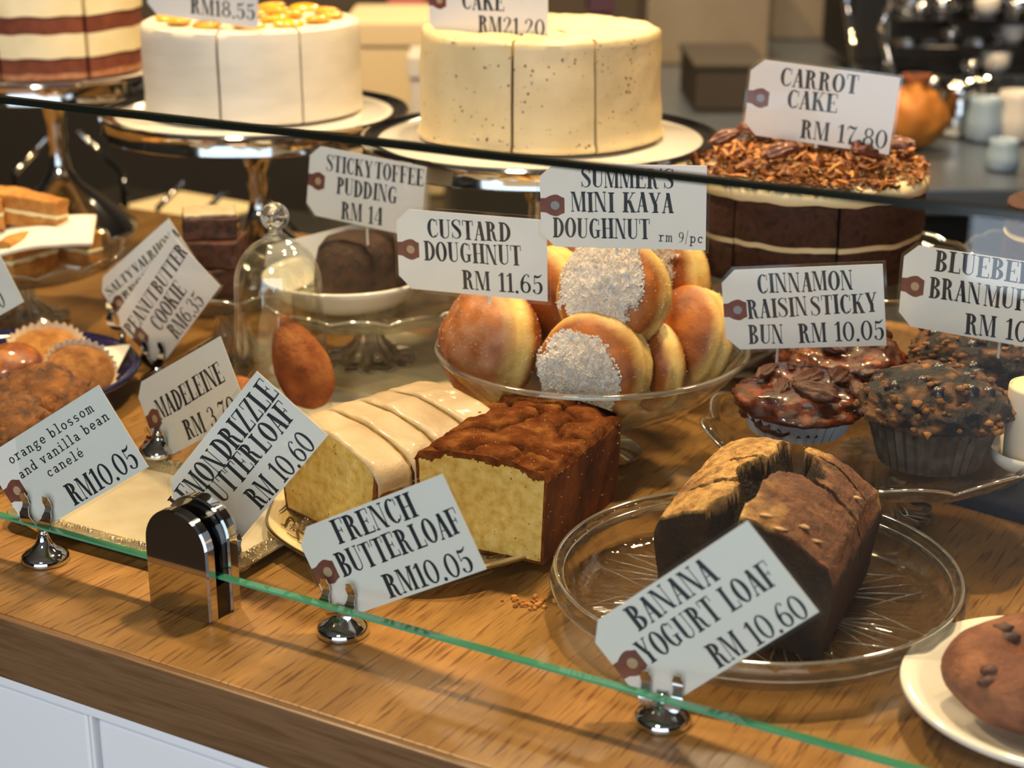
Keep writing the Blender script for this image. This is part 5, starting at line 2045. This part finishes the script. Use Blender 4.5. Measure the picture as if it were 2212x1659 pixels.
# ------------------------------------------------------------------ behind the display: dark shelf, steel bench, clutter
mb = MB()
box(mb, -1.8, FE + .862, -.14, .55, FE + 1.28, -.10)
tag(mb.build('rear_shelf', M['black_matt'], None, smooth=False, rot=(0, 0, YAW)), 'black shelf in shadow behind the cake stands', 'shelf')
mb = MB()
box(mb, -1.8, FE + .855, -.16, 1.4, FE + .861, -.003)
o = mb.build('rear_fascia', M['black_matt'], wt, smooth=False)

t = thing('steel_bench', 'brushed steel work bench in the blurred background at the right', 'bench', (.95, 2.62, ZF), 0)
mb = MB()
box(mb, -.72, -.56, .985, 1.4, 1.3, 1.02, bev=.003)
mb.build('bench_top', M['steel'], t, smooth=False)
mb = MB()
box(mb, -.70, -.53, 0, 1.38, 1.25, .984)
mb.build('cabinet', M['black_matt'], t, smooth=False)
t = thing('dark_bench', 'black bench in the blurred background behind the tall cakes', 'bench', (-1.2, 2.72, ZF), 0)
mb = MB()
box(mb, -1.6, -.26, 0, 1.38, .9, .86)
mb.build('cabinet', M['black_matt'], t, smooth=False)
mb = MB()
box(mb, -1.62, -.28, .86, 1.40, .9, .89)
mb.build('bench_top', M['black'], t, smooth=False)


def carton(label, u, v, d, w_, h_, m_, rz=0.0, dep=.25, cat='box', name='storage_box', zb=None):
    c_ = pt(u, v, d)
    z0 = .0008 if c_.x > .24 else -.1292
    h_ = c_.z + h_ / 2 - z0
    t = thing(name, label, cat, (c_.x, c_.y, z0), rz, group='background boxes')
    mb = MB()
    box(mb, -w_ / 2, -dep / 2, 0, w_ / 2, dep / 2, h_ * .86, bev=.004)
    mb.build('body', M[m_], t, smooth=False)
    mb = MB()
    box(mb, -w_ / 2 - .004, -dep / 2 - .004, h_ * .865, w_ / 2 + .004, dep / 2 + .004, h_, bev=.004)
    mb.build('lid', M[m_], t, smooth=False)
    return t


def spx(px, d):
    return px / F * d


carton('grey beige box behind the speckled cake, blurred', 1515, 0, 3.2, spx(255, 3.2), spx(230, 3.2), 'cardboard', 0)
carton('second grey beige box left of the cream column, blurred', 1745, 20, 3.55, spx(185, 3.55), spx(300, 3.55), 'cardboard', 0)
carton('dark brown box under the grey beige box, blurred', 1560, 190, 2.75, spx(150, 2.75), spx(150, 2.75), 'wall_dark', 0)
carton('cream box between the orange topped and speckled cakes', 862, 120, 2.7, spx(200, 2.7), spx(180, 2.7), 'cream_wall', 0)
carton('bright cream column behind the carrot cake tag', 1900, 20, 3.55, spx(115, 3.55), spx(260, 3.55), 'cream_wall', 0, cat='cupboard', name='cupboard')
carton('small pinkish red packet at the top behind the cakes', 880, 12, 3.0, spx(72, 3.0), spx(30, 3.0), 'pink', 0, .1, 'packet', 'packet')
carton('plum coloured packet at the top, right of the speckled cake tag', 1295, 8, 3.1, spx(50, 2.8), spx(60, 2.8), 'plum', 0, .1, 'packet', 'packet')
carton('low cream tray at the lower part of the cream box', 905, 180, 2.45, spx(30, 2.45), spx(140, 2.45), 'cup_white', 0, .1, 'box')
c_ = pt(1965, 380, 2.35)
t = thing('paper_bag', 'crumpled amber paper bag on the bench left of the jugs, blurred', 'bag', (c_.x, c_.y, .0006), .2)
mb = MB()
blob(mb, 4, lambda q: V((q.x * .050 * (1 - .35 * max(0, q.z)), q.y * .04, max(.0, .046 + q.z * .046)) ) * (1 + .12 * noise.noise(q * 2.2)))
mb.build('bag', M['amber'], t)
mb = MB()
lathe(mb, [(.018, .080), (.012, .090), (.020, .104), (.018, .104), (.009, .090)], 20, fn=lambda a, r, z, i: V((r * math.cos(a) * (1 + .2 * math.cos(a * 5)), r * math.sin(a), z)))
mb.build('twisted_neck', M['side_crust'], t)

# espresso machine
e0 = pt(2140, 250, 2.75)
t = thing('espresso_machine', 'chrome and black espresso machine, strongly blurred at the upper right', 'coffee machine', (e0.x, 3.0, .0005), 0)
mb = MB()
box(mb, -.19, -.02, .02, .22, .28, .36, bev=.012)
mb.build('housing', M['black_matt'], t, smooth=False)
mb = MB()
box(mb, -.19, -.16, .0, .22, -.02, .03, bev=.004)
mb.build('drip_tray', M['chrome_soft'], t, smooth=False)
mb = MB()
box(mb, -.18, -.10, .19, .21, -.02, .36, bev=.01)
mb.build('head_housing', M['chrome_soft'], t, smooth=False)
for gx in (-.10, .02, .14):
    mb = MB()
    lathe(mb, [(0, .12), (.030, .12), (.034, .135), (.034, .165), (.026, .19), (0, .19)], 32, M=Matrix.Translation((gx, -.07, 0)))
    o = mb.build('group_head', M['chrome'], t)
    mb = MB()
    tube(mb, [(gx, -.10, .135), (gx + .01, -.16, .125), (gx + .02, -.23, .115)], [.008, .011, .013], 10)
    mb.build('portafilter_handle', M['black'], o)
for wx in (-.22, .19):
    mb = MB()
    tube(mb, [(wx + .04, -.10, .25), (wx, -.14, .22), (wx - .01, -.15, .15), (wx + .01, -.15, .05)], .006, 8)
    mb.build('steam_wand', M['chrome'], t)
rng = random.Random(61)


def pot(label, u, v, d, r, h, m_, cat='jug', name='steel_jug', handle=True):
    c_ = pt(u, v, d)
    t = thing(name, label, cat, (c_.x, c_.y, .0008), rng.uniform(0, 3), group='cups and jugs on the bench')
    mb = MB()
    lathe(mb, shell([(0, 0), (r * .85, 0), (r, h * .08), (r * .98, h * .5), (r * .8, h * .85), (r * .86, h)], .002), 32)
    mb.build('body', M[m_], t)
    if handle:
        mb = MB()
        tube(mb, [(r * .8, 0, h * .85), (r * 1.5, 0, h * .8), (r * 1.55, 0, h * .4), (r * .95, 0, h * .2)], .0035, 8)
        mb.build('handle', M[m_], t)


pot('steel jug standing on the bench beside the basket', 2060, 320, 2.45, .038, .075, 'chrome')
pot('pale blue cup at the right of the bench', 2120, 325, 2.40, .026, .062, 'cup_blue', 'cup', 'cup')
pot('white cup at the right edge of the bench', 2190, 300, 2.40, .030, .070, 'cup_white', 'cup', 'cup')
pot('second pale blue cup near the right edge', 2165, 350, 2.2, .022, .040, 'cup_blue', 'cup', 'cup')
pot('glass like steel cup behind the basket', 2010, 262, 2.6, .024, .060, 'chrome', 'cup', 'steel_cup', False)
pot('tall steel jug high on the drip tray', 2110, 225, 2.5, .032, .070, 'chrome', 'jug', 'steel_jug')
# small bright fittings above the machine, seen as soft spots
for k, (u, v, r, m_) in enumerate([(2035, 25, .020, 'chrome'), (1985, 50, .013, 'chrome'), (2130, 55, .020, 'cup_white'), (2055, 75, .015, 'chrome'), (2185, 105, .020, 'cup_white'), (2100, 140, .014, 'chrome'), (2150, 150, .024, 'cup_white'), (2195, 30, .018, 'chrome')]):
    c_ = pt(u, v, 2.62)
    t = thing('espresso_cup', ['shiny cup left of the top middle of the espresso machine', 'small shiny cup nearest the grey hose', 'white cup in the middle of the stacked cups', 'shiny cup low at the left of the stacked cups', 'white cup at the right edge, above the jugs', 'shiny cup just above the tall steel jug', 'large white cup right above the jugs', 'shiny cup at the very top right corner'][k], 'cup', (c_.x, c_.y, min((.1452, .1052, .0602), key=lambda q_: abs(q_ - c_.z))), k * .7, group='espresso cups stacked by the machine')
    mb = MB()
    lathe(mb, shell([(0, 0), (r * .6, 0), (r * .9, r * .5), (r, r * 1.4)], .0018), 24)
    mb.build('body', M[m_], t)
    mb = MB()
    tube(mb, [(r * .9, 0, r * 1.1), (r * 1.5, 0, r), (r * 1.3, 0, r * .5), (r * .85, 0, r * .4)], .002, 6)
    mb.build('handle', M[m_], t)
ta = thing('cup_rack', 'chrome cup rack in front of the espresso machine, strongly blurred', 'rack', (.73, pt(2100, 80, 2.62).y, 0), 0)
for z_ in (.144, .104, .059):
    mb = MB()
    box(mb, -.13, -.045, z_ - .002, .17, .045, z_ + .001)
    mb.build('shelf', M['chrome_soft'], ta, smooth=False)
for x_ in (-.13, .17):
    mb = MB()
    tube(mb, [(x_, .045, .001), (x_, .045, .2)], .003, 6)
    mb.build('post', M['chrome_soft'], ta)
mb = MB()
q = [pt(1925, 10, 2.5), pt(1902, 60, 2.5), pt(1915, 110, 2.5), pt(1930, 160, 2.5), pt(1926, 230, 2.5)]
tube(mb, q, .006, 8)
tag(mb.build('hose', M['chrome_soft'], None), 'curved grey hose hanging left of the espresso machine', 'hose')
# grey rack rods and a cream lid on the dark shelf
t = thing('wire_rack', 'folding wire rack with crossed grey rods on the dark shelf', 'rack', (0, 0, 0), 0)
for (a_, b_) in (((170, 285), (262, 372)), ((490, 410), (405, 492)), ((100, 300), (30, 375)), ((262, 372), (272, 420)), ((560, 420), (640, 500)), ((395, 395), (340, 450))):
    mb = MB()
    tube(mb, [pt(*a_, 2.17), pt(*b_, 2.14)], .0038, 8)
    mb.build('rod', M['chrome_soft'], t)
    mb = MB()
    q_ = pt(*b_, 2.14)
    tube(mb, [q_, (q_.x, q_.y, min(q_.z - .001, -.099))], .0026, 6)
    mb.build('foot_wire', M['black'], t)
c_ = at(372, 452, -.09)
mb = MB()
box(mb, -.085, -.10, 0, .085, .10, .008, bev=.003)
tag(mb.build('serving_board', M['cream_wall'], None, smooth=False, loc=(c_.x, c_.y, -.0995), rot=(0, 0, R(-35))), 'cream coloured board lying on the dark shelf at the left', 'board')
c_ = at(690, 335, -.09)
